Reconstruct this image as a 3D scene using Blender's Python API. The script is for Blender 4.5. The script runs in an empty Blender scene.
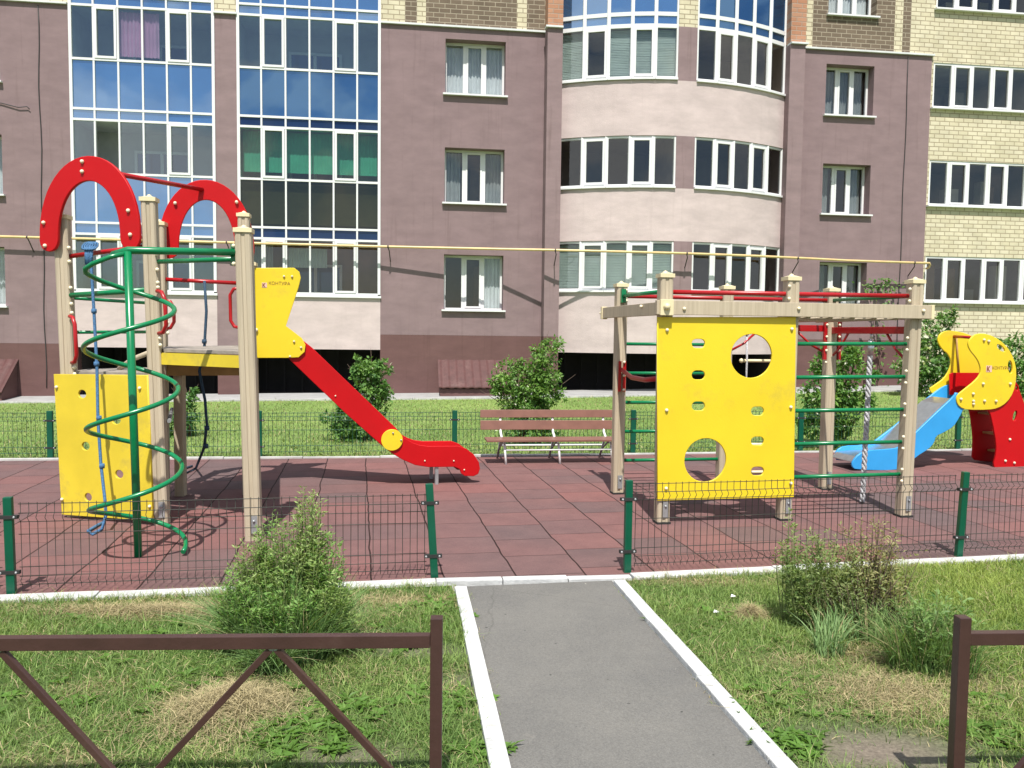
import bpy, bmesh, math, random
import numpy as np
from mathutils import Matrix, Vector
R = math.radians
random.seed(7); rng = np.random.default_rng(7)
S = bpy.context.scene
COL = S.collection

# ------------------------------------------------------------------ camera
FPX = 828.0; EYE = 1.7; PITCH = math.atan(51/FPX); ROLL = .012
cr, sr, ct, st = math.cos(ROLL), math.sin(ROLL), math.cos(PITCH), math.sin(PITCH)
cF = Vector((0, ct, -st)); cU0 = Vector((0, st, ct)); cR0 = Vector((1, 0, 0))
cR = cr*cR0 + sr*cU0; cU = -sr*cR0 + cr*cU0
cam = bpy.data.cameras.new('camera'); camo = bpy.data.objects.new('camera', cam); COL.objects.link(camo)
cam.sensor_width = 36; cam.lens = FPX/1024*36; cam.clip_start = .05; cam.clip_end = 2000
camo.matrix_world = Matrix(((cR.x, cU.x, -cF.x, 0), (cR.y, cU.y, -cF.y, 0), (cR.z, cU.z, -cF.z, EYE), (0, 0, 0, 1)))
S.camera = camo
# ------------------------------------------------------------------ sky and sun
SUN_EL, SUN_AZ = 60.0, 180.0      # behind the photographer
w = bpy.data.worlds.new('World'); S.world = w; w.use_nodes = True
nt = w.node_tree; bg = nt.nodes['Background']
sky = nt.nodes.new('ShaderNodeTexSky'); sky.sky_type = 'NISHITA'; sky.sun_disc = False
sky.sun_elevation = R(SUN_EL); sky.sun_rotation = R(SUN_AZ); sky.air_density = 1.0; sky.dust_density = .6
tc = nt.nodes.new('ShaderNodeTexCoord'); mp = nt.nodes.new('ShaderNodeMapping'); mp.inputs['Scale'].default_value = (1, 1, 1.7)
nz = nt.nodes.new('ShaderNodeTexNoise'); nz.inputs['Scale'].default_value = 4.6; nz.inputs['Detail'].default_value = 9; nz.inputs['Distortion'].default_value = .6
rp = nt.nodes.new('ShaderNodeValToRGB'); rp.color_ramp.elements[0].position = .46; rp.color_ramp.elements[1].position = .58
mx = nt.nodes.new('ShaderNodeMix'); mx.data_type = 'RGBA'; mx.inputs[7].default_value = (8.5, 8.8, 9.2, 1)
nt.links.new(tc.outputs['Generated'], mp.inputs[0]); nt.links.new(mp.outputs[0], nz.inputs['Vector'])
nt.links.new(nz.outputs[0], rp.inputs[0]); nt.links.new(rp.outputs[0], mx.inputs[0])
nt.links.new(sky.outputs[0], mx.inputs[6]); nt.links.new(mx.outputs[2], bg.inputs[0]); bg.inputs[1].default_value = .088
sd = bpy.data.lights.new('sun', 'SUN'); sd.energy = 5.0; sd.angle = R(.55); sd.color = (1, .95, .87)
so = bpy.data.objects.new('sun', sd); COL.objects.link(so)
so.location = (0, -20, 30)
so.rotation_euler = Vector((-.0, math.cos(R(SUN_EL)), -math.sin(R(SUN_EL)))).to_track_quat('-Z', 'Y').to_euler()
S.view_settings.view_transform = 'Standard'; S.view_settings.look = 'None'
S.view_settings.exposure = .46; S.view_settings.gamma = 1
S.render.engine = 'CYCLES'
try:
    S.cycles.max_bounces = 7; S.cycles.transparent_max_bounces = 12
except Exception: pass

# ------------------------------------------------------------------ measuring helpers
def ray(px, py):
    a = (px-512)/FPX; b = (384-py)/FPX
    return cF + a*cR + b*cU
def gp(px, py, z=0):
    d = ray(px, py); t = (z-EYE)/d.z
    return Vector((t*d.x, t*d.y, z))
def onpl(px, py, P, yaw):
    c, s = math.cos(R(yaw)), math.sin(R(yaw)); d = ray(px, py)
    t = (-s*P[0]+c*P[1])/(-s*d.x+c*d.y); x, y = t*d.x, t*d.y
    return ((x-P[0])*c+(y-P[1])*s, EYE+t*d.z)

# ------------------------------------------------------------------ materials
def newmat(name):
    m = bpy.data.materials.new(name); m.use_nodes = True
    return m, m.node_tree, m.node_tree.nodes['Principled BSDF']
def N(nt, t, **k):
    n = nt.nodes.new(t)
    for a, b in k.items(): setattr(n, a, b)
    return n
def ramp(nt, src, a, b, ca, cb):
    r = N(nt, 'ShaderNodeValToRGB'); e = r.color_ramp.elements
    e[0].position = a; e[1].position = b; e[0].color = (*ca, 1); e[1].color = (*cb, 1)
    nt.links.new(src, r.inputs[0]); return r.outputs[0]
def noise(nt, scale, detail=4, vec=None, rough=.55):
    n = N(nt, 'ShaderNodeTexNoise'); n.inputs['Scale'].default_value = scale; n.inputs['Detail'].default_value = detail
    n.inputs['Roughness'].default_value = rough
    if vec is None:
        t = N(nt, 'ShaderNodeTexCoord'); vec = t.outputs['Object']
    nt.links.new(vec, n.inputs['Vector']); return n.outputs[0]
def mixc(nt, f, a, b, mode='MIX'):
    m = N(nt, 'ShaderNodeMix', data_type='RGBA', blend_type=mode)
    for i, v in ((0, f), (6, a), (7, b)):
        if isinstance(v, (int, float)): m.inputs[i].default_value = v
        elif isinstance(v, tuple): m.inputs[i].default_value = (*v, 1) if len(v) == 3 else v
        else: nt.links.new(v, m.inputs[i])
    return m.outputs[2]
def bump(nt, bs, h, strength=.3, dist=.01):
    b = N(nt, 'ShaderNodeBump'); b.inputs['Strength'].default_value = strength; b.inputs['Distance'].default_value = dist
    nt.links.new(h, b.inputs['Height']); nt.links.new(b.outputs[0], bs.inputs['Normal'])
def plain(name, c, rough=.5, var=.12, vs=6, bs_=0, bsc=60, metal=0, grime=None, spec=.5):
    m, nt, b = newmat(name); b.inputs['Roughness'].default_value = rough; b.inputs['Metallic'].default_value = metal
    b.inputs['Specular IOR Level'].default_value = spec
    lo = tuple(max(0, x*(1-var)) for x in c); hi = tuple(min(1, x*(1+var)) for x in c)
    col = ramp(nt, noise(nt, vs, 5), .3, .7, lo, hi)
    if grime:
        g = ramp(nt, noise(nt, 2.3, 8, rough=.7), .56, .74, (0, 0, 0), (1, 1, 1))
        mul = N(nt, 'ShaderNodeMath', operation='MULTIPLY'); mul.inputs[1].default_value = grime[1]
        nt.links.new(g, mul.inputs[0]); col = mixc(nt, mul.outputs[0], col, grime[0])
    nt.links.new(col, b.inputs['Base Color'])
    if bs_: bump(nt, b, noise(nt, bsc, 4), bs_, .01)
    return m
def streaky(name, c, dirt=(.13, .09, .085), amt=.6, var=.11, bmp=.35):
    """rendered wall: trowel mottling, faint vertical rain streaks"""
    m, nt, b = newmat(name); b.inputs['Roughness'].default_value = .92; b.inputs['Specular IOR Level'].default_value = .2
    t = N(nt, 'ShaderNodeTexCoord')
    lo = tuple(x*(1-var) for x in c); hi = tuple(x*(1+var) for x in c)
    mpn = N(nt, 'ShaderNodeMapping'); mpn.inputs['Scale'].default_value = (1, 1, 2.5); nt.links.new(t.outputs['Object'], mpn.inputs[0])
    col = ramp(nt, noise(nt, 1.3, 8, mpn.outputs[0], .65), .35, .68, lo, hi)
    mp2 = N(nt, 'ShaderNodeMapping'); mp2.inputs['Scale'].default_value = (5, 5, .25); nt.links.new(t.outputs['Object'], mp2.inputs[0])
    g = ramp(nt, noise(nt, 1.5, 6, mp2.outputs[0], .7), .56, .8, (0, 0, 0), (1, 1, 1))
    mul = N(nt, 'ShaderNodeMath', operation='MULTIPLY'); mul.inputs[1].default_value = amt; nt.links.new(g, mul.inputs[0])
    col = mixc(nt, mul.outputs[0], col, dirt)
    nt.links.new(col, b.inputs['Base Color']); bump(nt, b, noise(nt, 45, 6, rough=.7), bmp, .012)
    return m
def brick(name, c1, c2, mortar):
    m, nt, b = newmat(name); b.inputs['Roughness'].default_value = .9; b.inputs['Specular IOR Level'].default_value = .2
    t = N(nt, 'ShaderNodeTexCoord'); s = N(nt, 'ShaderNodeSeparateXYZ'); cb = N(nt, 'ShaderNodeCombineXYZ')
    nt.links.new(t.outputs['Object'], s.inputs[0]); nt.links.new(s.outputs[0], cb.inputs[0]); nt.links.new(s.outputs[2], cb.inputs[1])
    br = N(nt, 'ShaderNodeTexBrick'); nt.links.new(cb.outputs[0], br.inputs['Vector'])
    br.inputs['Color1'].default_value = (*c1, 1); br.inputs['Color2'].default_value = (*c2, 1); br.inputs['Mortar'].default_value = (*mortar, 1)
    br.inputs['Scale'].default_value = 1; br.inputs['Mortar Size'].default_value = .012; br.inputs['Mortar Smooth'].default_value = .3
    br.inputs['Brick Width'].default_value = .29; br.inputs['Row Height'].default_value = .118; br.inputs['Bias'].default_value = -.1
    col = mixc(nt, .35, br.outputs[0], ramp(nt, noise(nt, 2.2, 6), .3, .7, (.45, .45, .45), (1, 1, 1)), 'MULTIPLY')
    nt.links.new(col, b.inputs['Base Color'])
    inv = N(nt, 'ShaderNodeMath', operation='SUBTRACT'); inv.inputs[0].default_value = 1; nt.links.new(br.outputs[1], inv.inputs[1])
    bump(nt, b, inv.outputs[0], .7, .012)
    return m
def glassmat(name, tint, refl, gl=(1, 1, 1), rough=.01):
    m, nt, b = newmat(name); nt.nodes.remove(b); out = nt.nodes['Material Output']
    tr = N(nt, 'ShaderNodeBsdfTransparent'); tr.inputs[0].default_value = (*tint, 1)
    g = N(nt, 'ShaderNodeBsdfGlossy'); g.inputs[0].default_value = (*gl, 1); g.inputs['Roughness'].default_value = rough
    fr = N(nt, 'ShaderNodeFresnel'); fr.inputs[0].default_value = 1.5
    ad = N(nt, 'ShaderNodeMath', operation='ADD', use_clamp=True); ad.inputs[1].default_value = refl; nt.links.new(fr.outputs[0], ad.inputs[0])
    ge = N(nt, 'ShaderNodeNewGeometry'); om = N(nt, 'ShaderNodeMath', operation='SUBTRACT'); om.inputs[0].default_value = 1; nt.links.new(ge.outputs['Backfacing'], om.inputs[1])
    mu = N(nt, 'ShaderNodeMath', operation='MULTIPLY'); nt.links.new(ad.outputs[0], mu.inputs[0]); nt.links.new(om.outputs[0], mu.inputs[1]); ad = mu
    ms = N(nt, 'ShaderNodeMixShader'); nt.links.new(ad.outputs[0], ms.inputs[0]); nt.links.new(tr.outputs[0], ms.inputs[1]); nt.links.new(g.outputs[0], ms.inputs[2])
    bp = N(nt, 'ShaderNodeBump'); bp.inputs['Strength'].default_value = .05; bp.inputs['Distance'].default_value = .05
    nt.links.new(noise(nt, .9, 2), bp.inputs['Height']); nt.links.new(bp.outputs[0], g.inputs['Normal'])
    nt.links.new(ms.outputs[0], out.inputs[0]); return m
def blueglass(name, c, gl, f):
    m, nt, b = newmat(name); nt.nodes.remove(b); out = nt.nodes['Material Output']
    d = N(nt, 'ShaderNodeBsdfDiffuse'); nt.links.new(ramp(nt, noise(nt, .7, 5), .3, .7, tuple(x*.75 for x in c), tuple(x*1.3 for x in c)), d.inputs[0])
    g = N(nt, 'ShaderNodeBsdfGlossy'); g.inputs[0].default_value = (*gl, 1); g.inputs['Roughness'].default_value = .015
    ms = N(nt, 'ShaderNodeMixShader'); ms.inputs[0].default_value = f
    nt.links.new(d.outputs[0], ms.inputs[1]); nt.links.new(g.outputs[0], ms.inputs[2])
    bp = N(nt, 'ShaderNodeBump'); bp.inputs['Strength'].default_value = .08; bp.inputs['Distance'].default_value = .05
    nt.links.new(noise(nt, .8, 2), bp.inputs['Height']); nt.links.new(bp.outputs[0], g.inputs['Normal'])
    nt.links.new(ms.outputs[0], out.inputs[0]); return m
def leafmat(name, trans=.35, rough=.5):
    m, nt, b = newmat(name); out = nt.nodes['Material Output']
    a = N(nt, 'ShaderNodeAttribute', attribute_name='tint'); nt.links.new(a.outputs['Color'], b.inputs['Base Color'])
    b.inputs['Roughness'].default_value = rough; b.inputs['Specular IOR Level'].default_value = .35
    tl = N(nt, 'ShaderNodeBsdfTranslucent'); nt.links.new(mixc(nt, 1.0, a.outputs['Color'], (1.25, 1.2, .6), 'MULTIPLY'), tl.inputs[0])
    ms = N(nt, 'ShaderNodeMixShader'); ms.inputs[0].default_value = trans
    nt.links.new(b.outputs[0], ms.inputs[1]); nt.links.new(tl.outputs[0], ms.inputs[2]); nt.links.new(ms.outputs[0], out.inputs[0])
    return m

M = {}
M['mauve'] = streaky('mauve_render', (.225, .162, .17))
M['mauve_pilaster'] = streaky('greyer_mauve_render', (.24, .175, .182), bmp=.25)
M['plinth'] = streaky('dark_plum_render', (.135, .075, .072), dirt=(.09, .05, .045))
M['pink'] = streaky('pale_pink_render', (.52, .435, .43), dirt=(.38, .31, .3), amt=.35, bmp=.6)
M['brick_yellow'] = brick('pale_yellow_brick', (.58, .53, .38), (.66, .61, .46), (.36, .3, .21))
M['brick_brown'] = brick('brown_brick', (.15, .115, .085), (.2, .155, .115), (.36, .31, .24))
M['brick_orange'] = brick('orange_brick', (.42, .21, .13), (.48, .26, .17), (.4, .3, .24))
M['white'] = plain('white_pvc', (.68, .69, .7), .35, .03, 3)
M['ledge'] = plain('zinc_flashing', (.6, .62, .62), .45, .1, 3)
M['glass'] = glassmat('window_glass', (.84, .86, .86), .04)
M['glass_olive'] = glassmat('olive_glass', (.42, .45, .36), .03, (.8, .85, .8))
M['glass_loggia'] = glassmat('loggia_glass', (.7, .78, .78), .13, (.86, .93, 1))
M['blue'] = blueglass('blue_mirror_glass', (.025, .085, .2), (.5, .66, .88), .42)
M['blue_deep'] = blueglass('deep_blue_mirror_glass', (.008, .035, .1), (.28, .48, .72), .38)
M['navy'] = blueglass('navy_glass', (.008, .02, .06), (.3, .4, .6), .12)
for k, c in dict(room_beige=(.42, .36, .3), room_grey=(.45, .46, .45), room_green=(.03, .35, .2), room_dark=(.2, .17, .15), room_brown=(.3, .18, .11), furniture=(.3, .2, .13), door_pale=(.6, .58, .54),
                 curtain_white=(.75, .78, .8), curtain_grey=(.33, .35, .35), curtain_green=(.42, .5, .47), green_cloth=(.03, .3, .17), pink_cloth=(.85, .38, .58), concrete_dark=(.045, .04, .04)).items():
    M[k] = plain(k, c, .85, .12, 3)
M['gas'] = plain('cream_pipe_paint', (.62, .46, .22), .4, .1, 5)
M['darkmetal'] = plain('dark_iron', (.05, .045, .04), .6, .2, 8)
M['cable'] = plain('black_cable', (.03, .03, .03), .6, .1)
M['hatch'] = plain('plum_sheet_roofing', (.085, .035, .034), .45, .18, 7, grime=((.3, .2, .18), .3))
M['yellow'] = plain('yellow_panel_plastic', (.7, .53, .018), .42, .07, 1.5, .12, 90, grime=((.42, .32, .06), .55))
M['yellow2'] = plain('yellow_weathered_plastic', (.62, .48, .03), .5, .1, 2.5, .12, 90, grime=((.34, .27, .08), .75))
M['red'] = plain('red_plastic', (.45, .003, .006), .45, .07, 2, .06, 60, grime=((.35, .01, .01), .3), spec=.25)
M['redtube'] = plain('red_enamel_tube', (.36, .006, .01), .32, .08, 4)
M['green'] = plain('green_enamel_tube', (.0, .17, .06), .27, .08, 4)
M['bluep'] = plain('blue_plastic', (.03, .3, .66), .35, .08, 2.5, grime=((.1, .3, .5), .35))
M['steel'] = plain('brushed_steel', (.55, .56, .58), .3, .1, 14, metal=.9)
M['greymetal'] = plain('galvanised_grey', (.34, .35, .36), .45, .15, 12, metal=.5)
M['cream'] = plain('cream_plastic_cap', (.68, .6, .38), .4, .06, 5)
M['bolt'] = plain('cream_bolt_cap', (.74, .68, .5), .35, .06, 5)
M['fencegreen'] = plain('green_fence_enamel', (.0, .075, .04), .35, .12, 6)
M['wire'] = plain('dark_fence_wire', (.03, .032, .026), .5, .3, 5)  # near-black tone of the front mesh panels
M['wireg'] = plain('green_fence_wire', (.012, .07, .045), .45, .2, 5)
M['brown'] = plain('brown_rail_paint', (.052, .024, .022), .38, .14, 9, .1, 60, grime=((.085, .055, .045), .4))
M['kerb'] = plain('whitewashed_concrete', (.5, .51, .51), .85, .18, 6, .6, 40, grime=((.3, .29, .26), 1.0))
M['kerb_grey'] = plain('pale_concrete_kerb', (.5, .5, .49), .9, .12, 8, .3, 40)
M['kerb_dull'] = plain('dull_painted_kerb', (.42, .42, .41), .9, .2, 4, .3, 40, grime=((.25, .25, .22), .9))
M['pave'] = plain('cement_apron', (.3, .3, .3), .95, .12, 3, .3, 40)
M['bench'] = plain('brown_bench_paint', (.2, .095, .072), .42, .12, 7, grime=((.15, .06, .045), .4))
M['white_metal'] = plain('white_bench_enamel', (.75, .76, .76), .4, .05, 6)
M['rope_blue'] = plain('blue_braided_rope', (.05, .14, .28), .8, .4, 90, .6, 120)
M['rope_white'] = plain('white_braided_rope', (.45, .45, .47), .8, .45, 70, .6, 120)
M['rope_shaded'] = plain('shaded_blue_rope', (.02, .05, .09), .8, .4, 90)  # copy of the blue rope, darkened for the shade under the deck
M['deck'] = plain('worn_grey_plywood', (.26, .23, .2), .8, .2, 12, .3, 50)
M['orange_wood'] = plain('tan_plywood_edge', (.36, .21, .07), .7, .15, 10)
M['black'] = plain('black_rubber_and_shade', (.02, .02, .02), .8, .2, 9)  # fence clamps, and slabs standing in for shade at the climber posts
M['print'] = plain('brown_print', (.2, .07, .02), .6, .05)
M['print_pale'] = plain('pale_pink_print', (.7, .45, .38), .6, .05)
M['leaf'] = leafmat('leaves'); M['grass'] = leafmat('grass_blades', .3, .6); M['dry'] = leafmat('dry_grass_blades', .15, .8)
M['stem_green'] = plain('green_stems', (.16, .2, .07), .8, .2, 20)
M['bark'] = plain('bark', (.12, .085, .06), .9, .25, 20, .5, 60)

def postmat():
    m, nt, b = newmat('tan_post_composite'); b.inputs['Roughness'].default_value = .55
    t = N(nt, 'ShaderNodeTexCoord'); mpn = N(nt, 'ShaderNodeMapping'); mpn.inputs['Scale'].default_value = (22, 22, .8)
    nt.links.new(t.outputs['Object'], mpn.inputs[0])
    c = ramp(nt, noise(nt, 1.2, 7, mpn.outputs[0], .7), .3, .72, (.36, .3, .215), (.52, .445, .33))
    c = mixc(nt, ramp(nt, noise(nt, 1.6, 6), .55, .8, (0, 0, 0), (.4, .4, .4)), c, (.3, .255, .19))
    nt.links.new(c, b.inputs['Base Color']); bump(nt, b, noise(nt, 1.2, 5, mpn.outputs[0]), .25, .006)
    return m
M['post'] = postmat()

def rubbermat():
    m, nt, b = newmat('rubber_tiles'); b.inputs['Roughness'].default_value = .88; b.inputs['Specular IOR Level'].default_value = .25
    L = nt.links
    t = N(nt, 'ShaderNodeTexCoord'); s = N(nt, 'ShaderNodeSeparateXYZ'); L.new(t.outputs['Object'], s.inputs[0])
    def ma(op, a, b_=None):
        n = N(nt, 'ShaderNodeMath', operation=op)
        for i, v in ((0, a), (1, b_)):
            if v is None: continue
            if isinstance(v, (int, float)): n.inputs[i].default_value = v
            else: L.new(v, n.inputs[i])
        return n.outputs[0]
    wob = ma('MULTIPLY', ma('SUBTRACT', noise(nt, 1.6, 2), .5), .05)
    wob2 = ma('MULTIPLY', ma('SUBTRACT', noise(nt, 2.1, 2), .5), .05)
    U = ma('DIVIDE', ma('ADD', s.outputs[0], wob), .5); cu = ma('FLOOR', U)
    wn = N(nt, 'ShaderNodeTexWhiteNoise', noise_dimensions='1D'); L.new(cu, wn.inputs['W'])
    V = ma('ADD', ma('DIVIDE', ma('ADD', s.outputs[1], wob2), .5), ma('MULTIPLY', wn.outputs[0], .6)); cv = ma('FLOOR', V)
    cb = N(nt, 'ShaderNodeCombineXYZ'); L.new(cu, cb.inputs[0]); L.new(cv, cb.inputs[1])
    w2 = N(nt, 'ShaderNodeTexWhiteNoise', noise_dimensions='2D'); L.new(cb.outputs[0], w2.inputs['Vector'])
    fu = ma('ABSOLUTE', ma('SUBTRACT', ma('FRACT', U), .5)); fv = ma('ABSOLUTE', ma('SUBTRACT', ma('FRACT', V), .5))
    ju = ma('GREATER_THAN', fu, .488); jv = ma('GREATER_THAN', fv, .4905)
    j = ma('MAXIMUM', ju, ma('MULTIPLY', jv, .8))
    big = noise(nt, .33, 3)
    k = ma('ADD', ma('MULTIPLY', w2.outputs[0], .38), ma('MULTIPLY', big, 1.0))
    base = ramp(nt, k, .45, 1.0, (.205, .095, .09), (.12, .085, .087))
    base = mixc(nt, .8, base, ramp(nt, noise(nt, 240, 3, rough=.8), .3, .7, (.62, .62, .62), (1.3, 1.3, 1.3)), 'MULTIPLY')
    base = mixc(nt, .6, base, ramp(nt, noise(nt, 3.5, 8, rough=.7), .3, .72, (.72, .72, .74), (1.18, 1.14, 1.12)), 'MULTIPLY')
    dust = ramp(nt, noise(nt, 9, 9, rough=.75), .66, .8, (0, 0, 0), (.3, .3, .3))
    base = mixc(nt, dust, base, (.3, .24, .21))
    col = mixc(nt, j, base, (.025, .012, .011))
    L.new(col, b.inputs['Base Color'])
    h = ma('SUBTRACT', ma('ADD', ma('MULTIPLY', noise(nt, 180, 3), .12), ma('MULTIPLY', w2.outputs[0], .25)), j)
    bump(nt, b, h, .8, .012)
    return m
M['rubber'] = rubbermat()
def asphalt():
    m, nt, b = newmat('worn_asphalt'); b.inputs['Roughness'].default_value = .92; b.inputs['Specular IOR Level'].default_value = .25
    c = ramp(nt, noise(nt, 130, 3, rough=.8), .3, .72, (.115, .113, .108), (.205, .202, .19))
    c = mixc(nt, .7, c, ramp(nt, noise(nt, 1.6, 9, rough=.7), .3, .7, (.78, .78, .8), (1.15, 1.13, 1.1)), 'MULTIPLY')
    c = mixc(nt, ramp(nt, noise(nt, 38, 3, rough=.4), .76, .79, (0, 0, 0), (.8, .8, .8)), c, (.42, .4, .36))
    c = mixc(nt, ramp(nt, noise(nt, 26, 2, rough=.3), .2, .24, (.7, .7, .7), (0, 0, 0)), c, (.03, .03, .03))
    c = mixc(nt, ramp(nt, noise(nt, 3.2, 9, rough=.75), .6, .72, (0, 0, 0), (.45, .45, .45)), c, (.1, .095, .09))
    c = mixc(nt, ramp(nt, noise(nt, 2.3, 8, rough=.8), .62, .75, (0, 0, 0), (.4, .4, .4)), c, (.34, .31, .27))
    vo = N(nt, 'ShaderNodeTexVoronoi', feature='DISTANCE_TO_EDGE'); vo.inputs['Scale'].default_value = .55
    t9 = N(nt, 'ShaderNodeTexCoord'); n9 = N(nt, 'ShaderNodeTexNoise'); n9.inputs['Scale'].default_value = 5; n9.inputs['Detail'].default_value = 6
    nt.links.new(t9.outputs['Object'], n9.inputs['Vector']); v9 = mixc(nt, .12, t9.outputs['Object'], n9.outputs[1], 'ADD'); nt.links.new(v9, vo.inputs['Vector'])
    c = mixc(nt, ramp(nt, vo.outputs[0], .001, .003, (.25, .25, .25), (0, 0, 0)), c, (.045, .043, .04))
    nt.links.new(c, b.inputs['Base Color']); bump(nt, b, noise(nt, 200, 4), .6, .008)
    return m
M['asphalt'] = asphalt()
def soil():
    m, nt, b = newmat('soil_and_thatch'); b.inputs['Roughness'].default_value = 1; b.inputs['Specular IOR Level'].default_value = .1
    a = N(nt, 'ShaderNodeAttribute', attribute_name='tint')
    c = mixc(nt, .9, a.outputs['Color'], ramp(nt, noise(nt, 40, 8, rough=.75), .3, .7, (.55, .55, .55), (1.35, 1.35, 1.35)), 'MULTIPLY')
    nt.links.new(c, b.inputs['Base Color']); bump(nt, b, noise(nt, 30, 8, rough=.7), .8, .03)
    return m
M['soil'] = soil()
def farsoil():
    m, nt, b = newmat('lawn_ground'); b.inputs['Roughness'].default_value = 1; b.inputs['Specular IOR Level'].default_value = .1
    c = ramp(nt, noise(nt, .7, 8, rough=.7), .35, .65, (.075, .11, .03), (.13, .14, .05))
    nt.links.new(c, b.inputs['Base Color']); return m
M['farsoil'] = farsoil()

# ------------------------------------------------------------------ object helpers
ROOTM = {}
def tag(o, label, cat, group=None, kind=None):
    if label: o['label'] = label
    if cat: o['category'] = cat
    if group: o['group'] = group
    if kind: o['kind'] = kind
    return o
def thing(name, label, cat, loc=(0, 0, 0), yaw=0, group=None, tilt=0):
    o = bpy.data.objects.new(name, None); COL.objects.link(o); o.empty_display_size = .2
    m = Matrix.Translation(Vector(loc)) @ Matrix.Rotation(R(yaw), 4, 'Z') @ Matrix.Rotation(tilt, 4, 'Y')
    o.location = loc; o.rotation_euler = m.to_euler(); ROOTM[o.name] = Matrix.Translation(Vector(loc)) @ Matrix.Rotation(R(yaw), 4, 'Z')
    return tag(o, label, cat, group)
def link(me, name, mat, parent=None, local=False, origin=None, smooth=False):
    if not local and parent is not None:
        r = parent
        while r.parent: r = r.parent
        if r.name in ROOTM: me.transform(ROOTM[r.name].inverted())
        else: me.transform(Matrix.Translation(-r.location))
    if origin is not None: me.transform(Matrix.Translation(-Vector(origin)))
    if mat is not None:
        me.materials.clear(); me.materials.append(M[mat] if isinstance(mat, str) else mat)
    if smooth: me.polygons.foreach_set('use_smooth', [True]*len(me.polygons))
    me.name = name
    o = bpy.data.objects.new(name, me); COL.objects.link(o)
    if parent is not None: o.parent = parent
    if origin is not None: o.location = origin
    return o

class MB:
    def __init__(s): s.v = []; s.f = []; s.sm = []
    def add(s, vs, fs, smooth=False):
        n = len(s.v); s.v += [tuple(v) for v in vs]; s.f += [tuple(i+n for i in f) for f in fs]; s.sm += [smooth]*len(fs); return s
    def box(s, x0, x1, y0, y1, z0, z1):
        v = [(x, y, z) for z in (z0, z1) for y in (y0, y1) for x in (x0, x1)]
        return s.add(v, [(0, 2, 3, 1), (4, 5, 7, 6), (0, 1, 5, 4), (2, 6, 7, 3), (0, 4, 6, 2), (1, 3, 7, 5)])
    def obox(s, c, size, yaw=0, rot=None):
        m = Matrix.Rotation(R(yaw), 3, 'Z') if rot is None else rot
        c = Vector(c); h = [x/2 for x in size]
        v = [c + m @ Vector((x, y, z)) for z in (-h[2], h[2]) for y in (-h[1], h[1]) for x in (-h[0], h[0])]
        return s.add(v, [(0, 2, 3, 1), (4, 5, 7, 6), (0, 1, 5, 4), (2, 6, 7, 3), (0, 4, 6, 2), (1, 3, 7, 5)])
    def bar(s, a, b, wd, ht, up=(0, 0, 1)):
        a = Vector(a); b = Vector(b); d = (b-a); l = d.length; d.normalize()
        upv = Vector(up)
        if abs(d.dot(upv)) > .99: upv = Vector((0, 1, 0))
        x = d.cross(upv).normalized(); z = x.cross(d).normalized()
        m = Matrix((x, d, z)).transposed()
        return s.obox((a+b)/2, (wd, l, ht), rot=m)
    def tube(s, pts, r, n=10, closed=False, cap=True):
        pts = [Vector(p) for p in pts]; k = len(pts)
        rs = r if isinstance(r, (list, tuple)) else [r]*k
        tans = []
        for i in range(k):
            a = pts[i-1] if (i or closed) else pts[0]; b = pts[(i+1) % k] if (i < k-1 or closed) else pts[-1]
            t = (b-a); tans.append(t.normalized() if t.length > 1e-9 else Vector((0, 0, 1)))
        ref = Vector((0, 0, 1)) if abs(tans[0].z) < .9 else Vector((1, 0, 0))
        x = tans[0].cross(ref).normalized(); vs = []
        for i in range(k):
            x = (x - tans[i]*x.dot(tans[i])).normalized(); y = tans[i].cross(x)
            for j in range(n):
                a = 2*math.pi*j/n; vs.append(pts[i] + rs[i]*(math.cos(a)*x+math.sin(a)*y))
        fs = []
        for i in range(k if closed else k-1):
            for j in range(n):
                a = i*n+j; b = i*n+(j+1) % n; c = ((i+1) % k)*n+(j+1) % n; d = ((i+1) % k)*n+j
                fs.append((a, d, c, b))
        s.add(vs, fs, True)
        if cap and not closed:
            s.add(vs[:n], [tuple(range(n))]); s.add(vs[-n:], [tuple(reversed(range(n)))])
        return s
    def ball(s, c, r, n=8, sq=1):
        c = Vector(c); vs = []; fs = []; h = max(4, n//2)
        for i in range(h+1):
            a = math.pi*i/h
            for j in range(n):
                b = 2*math.pi*j/n; vs.append(c+Vector((r*math.sin(a)*math.cos(b), r*math.sin(a)*math.sin(b)*sq, r*math.cos(a))))
        for i in range(h):
            for j in range(n): fs.append((i*n+j, i*n+(j+1) % n, (i+1)*n+(j+1) % n, (i+1)*n+j)[::-1])
        return s.add(vs, fs, True)
    def build(s, name, mat, parent=None, local=False, origin=None, bev=0):
        me = bpy.data.meshes.new(name); me.from_pydata(s.v, [], s.f)
        me.polygons.foreach_set('use_smooth', s.sm); me.update()
        bm = bmesh.new(); bm.from_mesh(me); bmesh.ops.remove_doubles(bm, verts=bm.verts, dist=1e-5)
        bmesh.ops.recalc_face_normals(bm, faces=bm.faces)
        if bev: bmesh.ops.bevel(bm, geom=list(bm.edges), offset=bev, segments=2, affect='EDGES', profile=.6)
        bm.to_mesh(me); bm.free()
        return link(me, name, mat, parent, local, origin)

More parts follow.
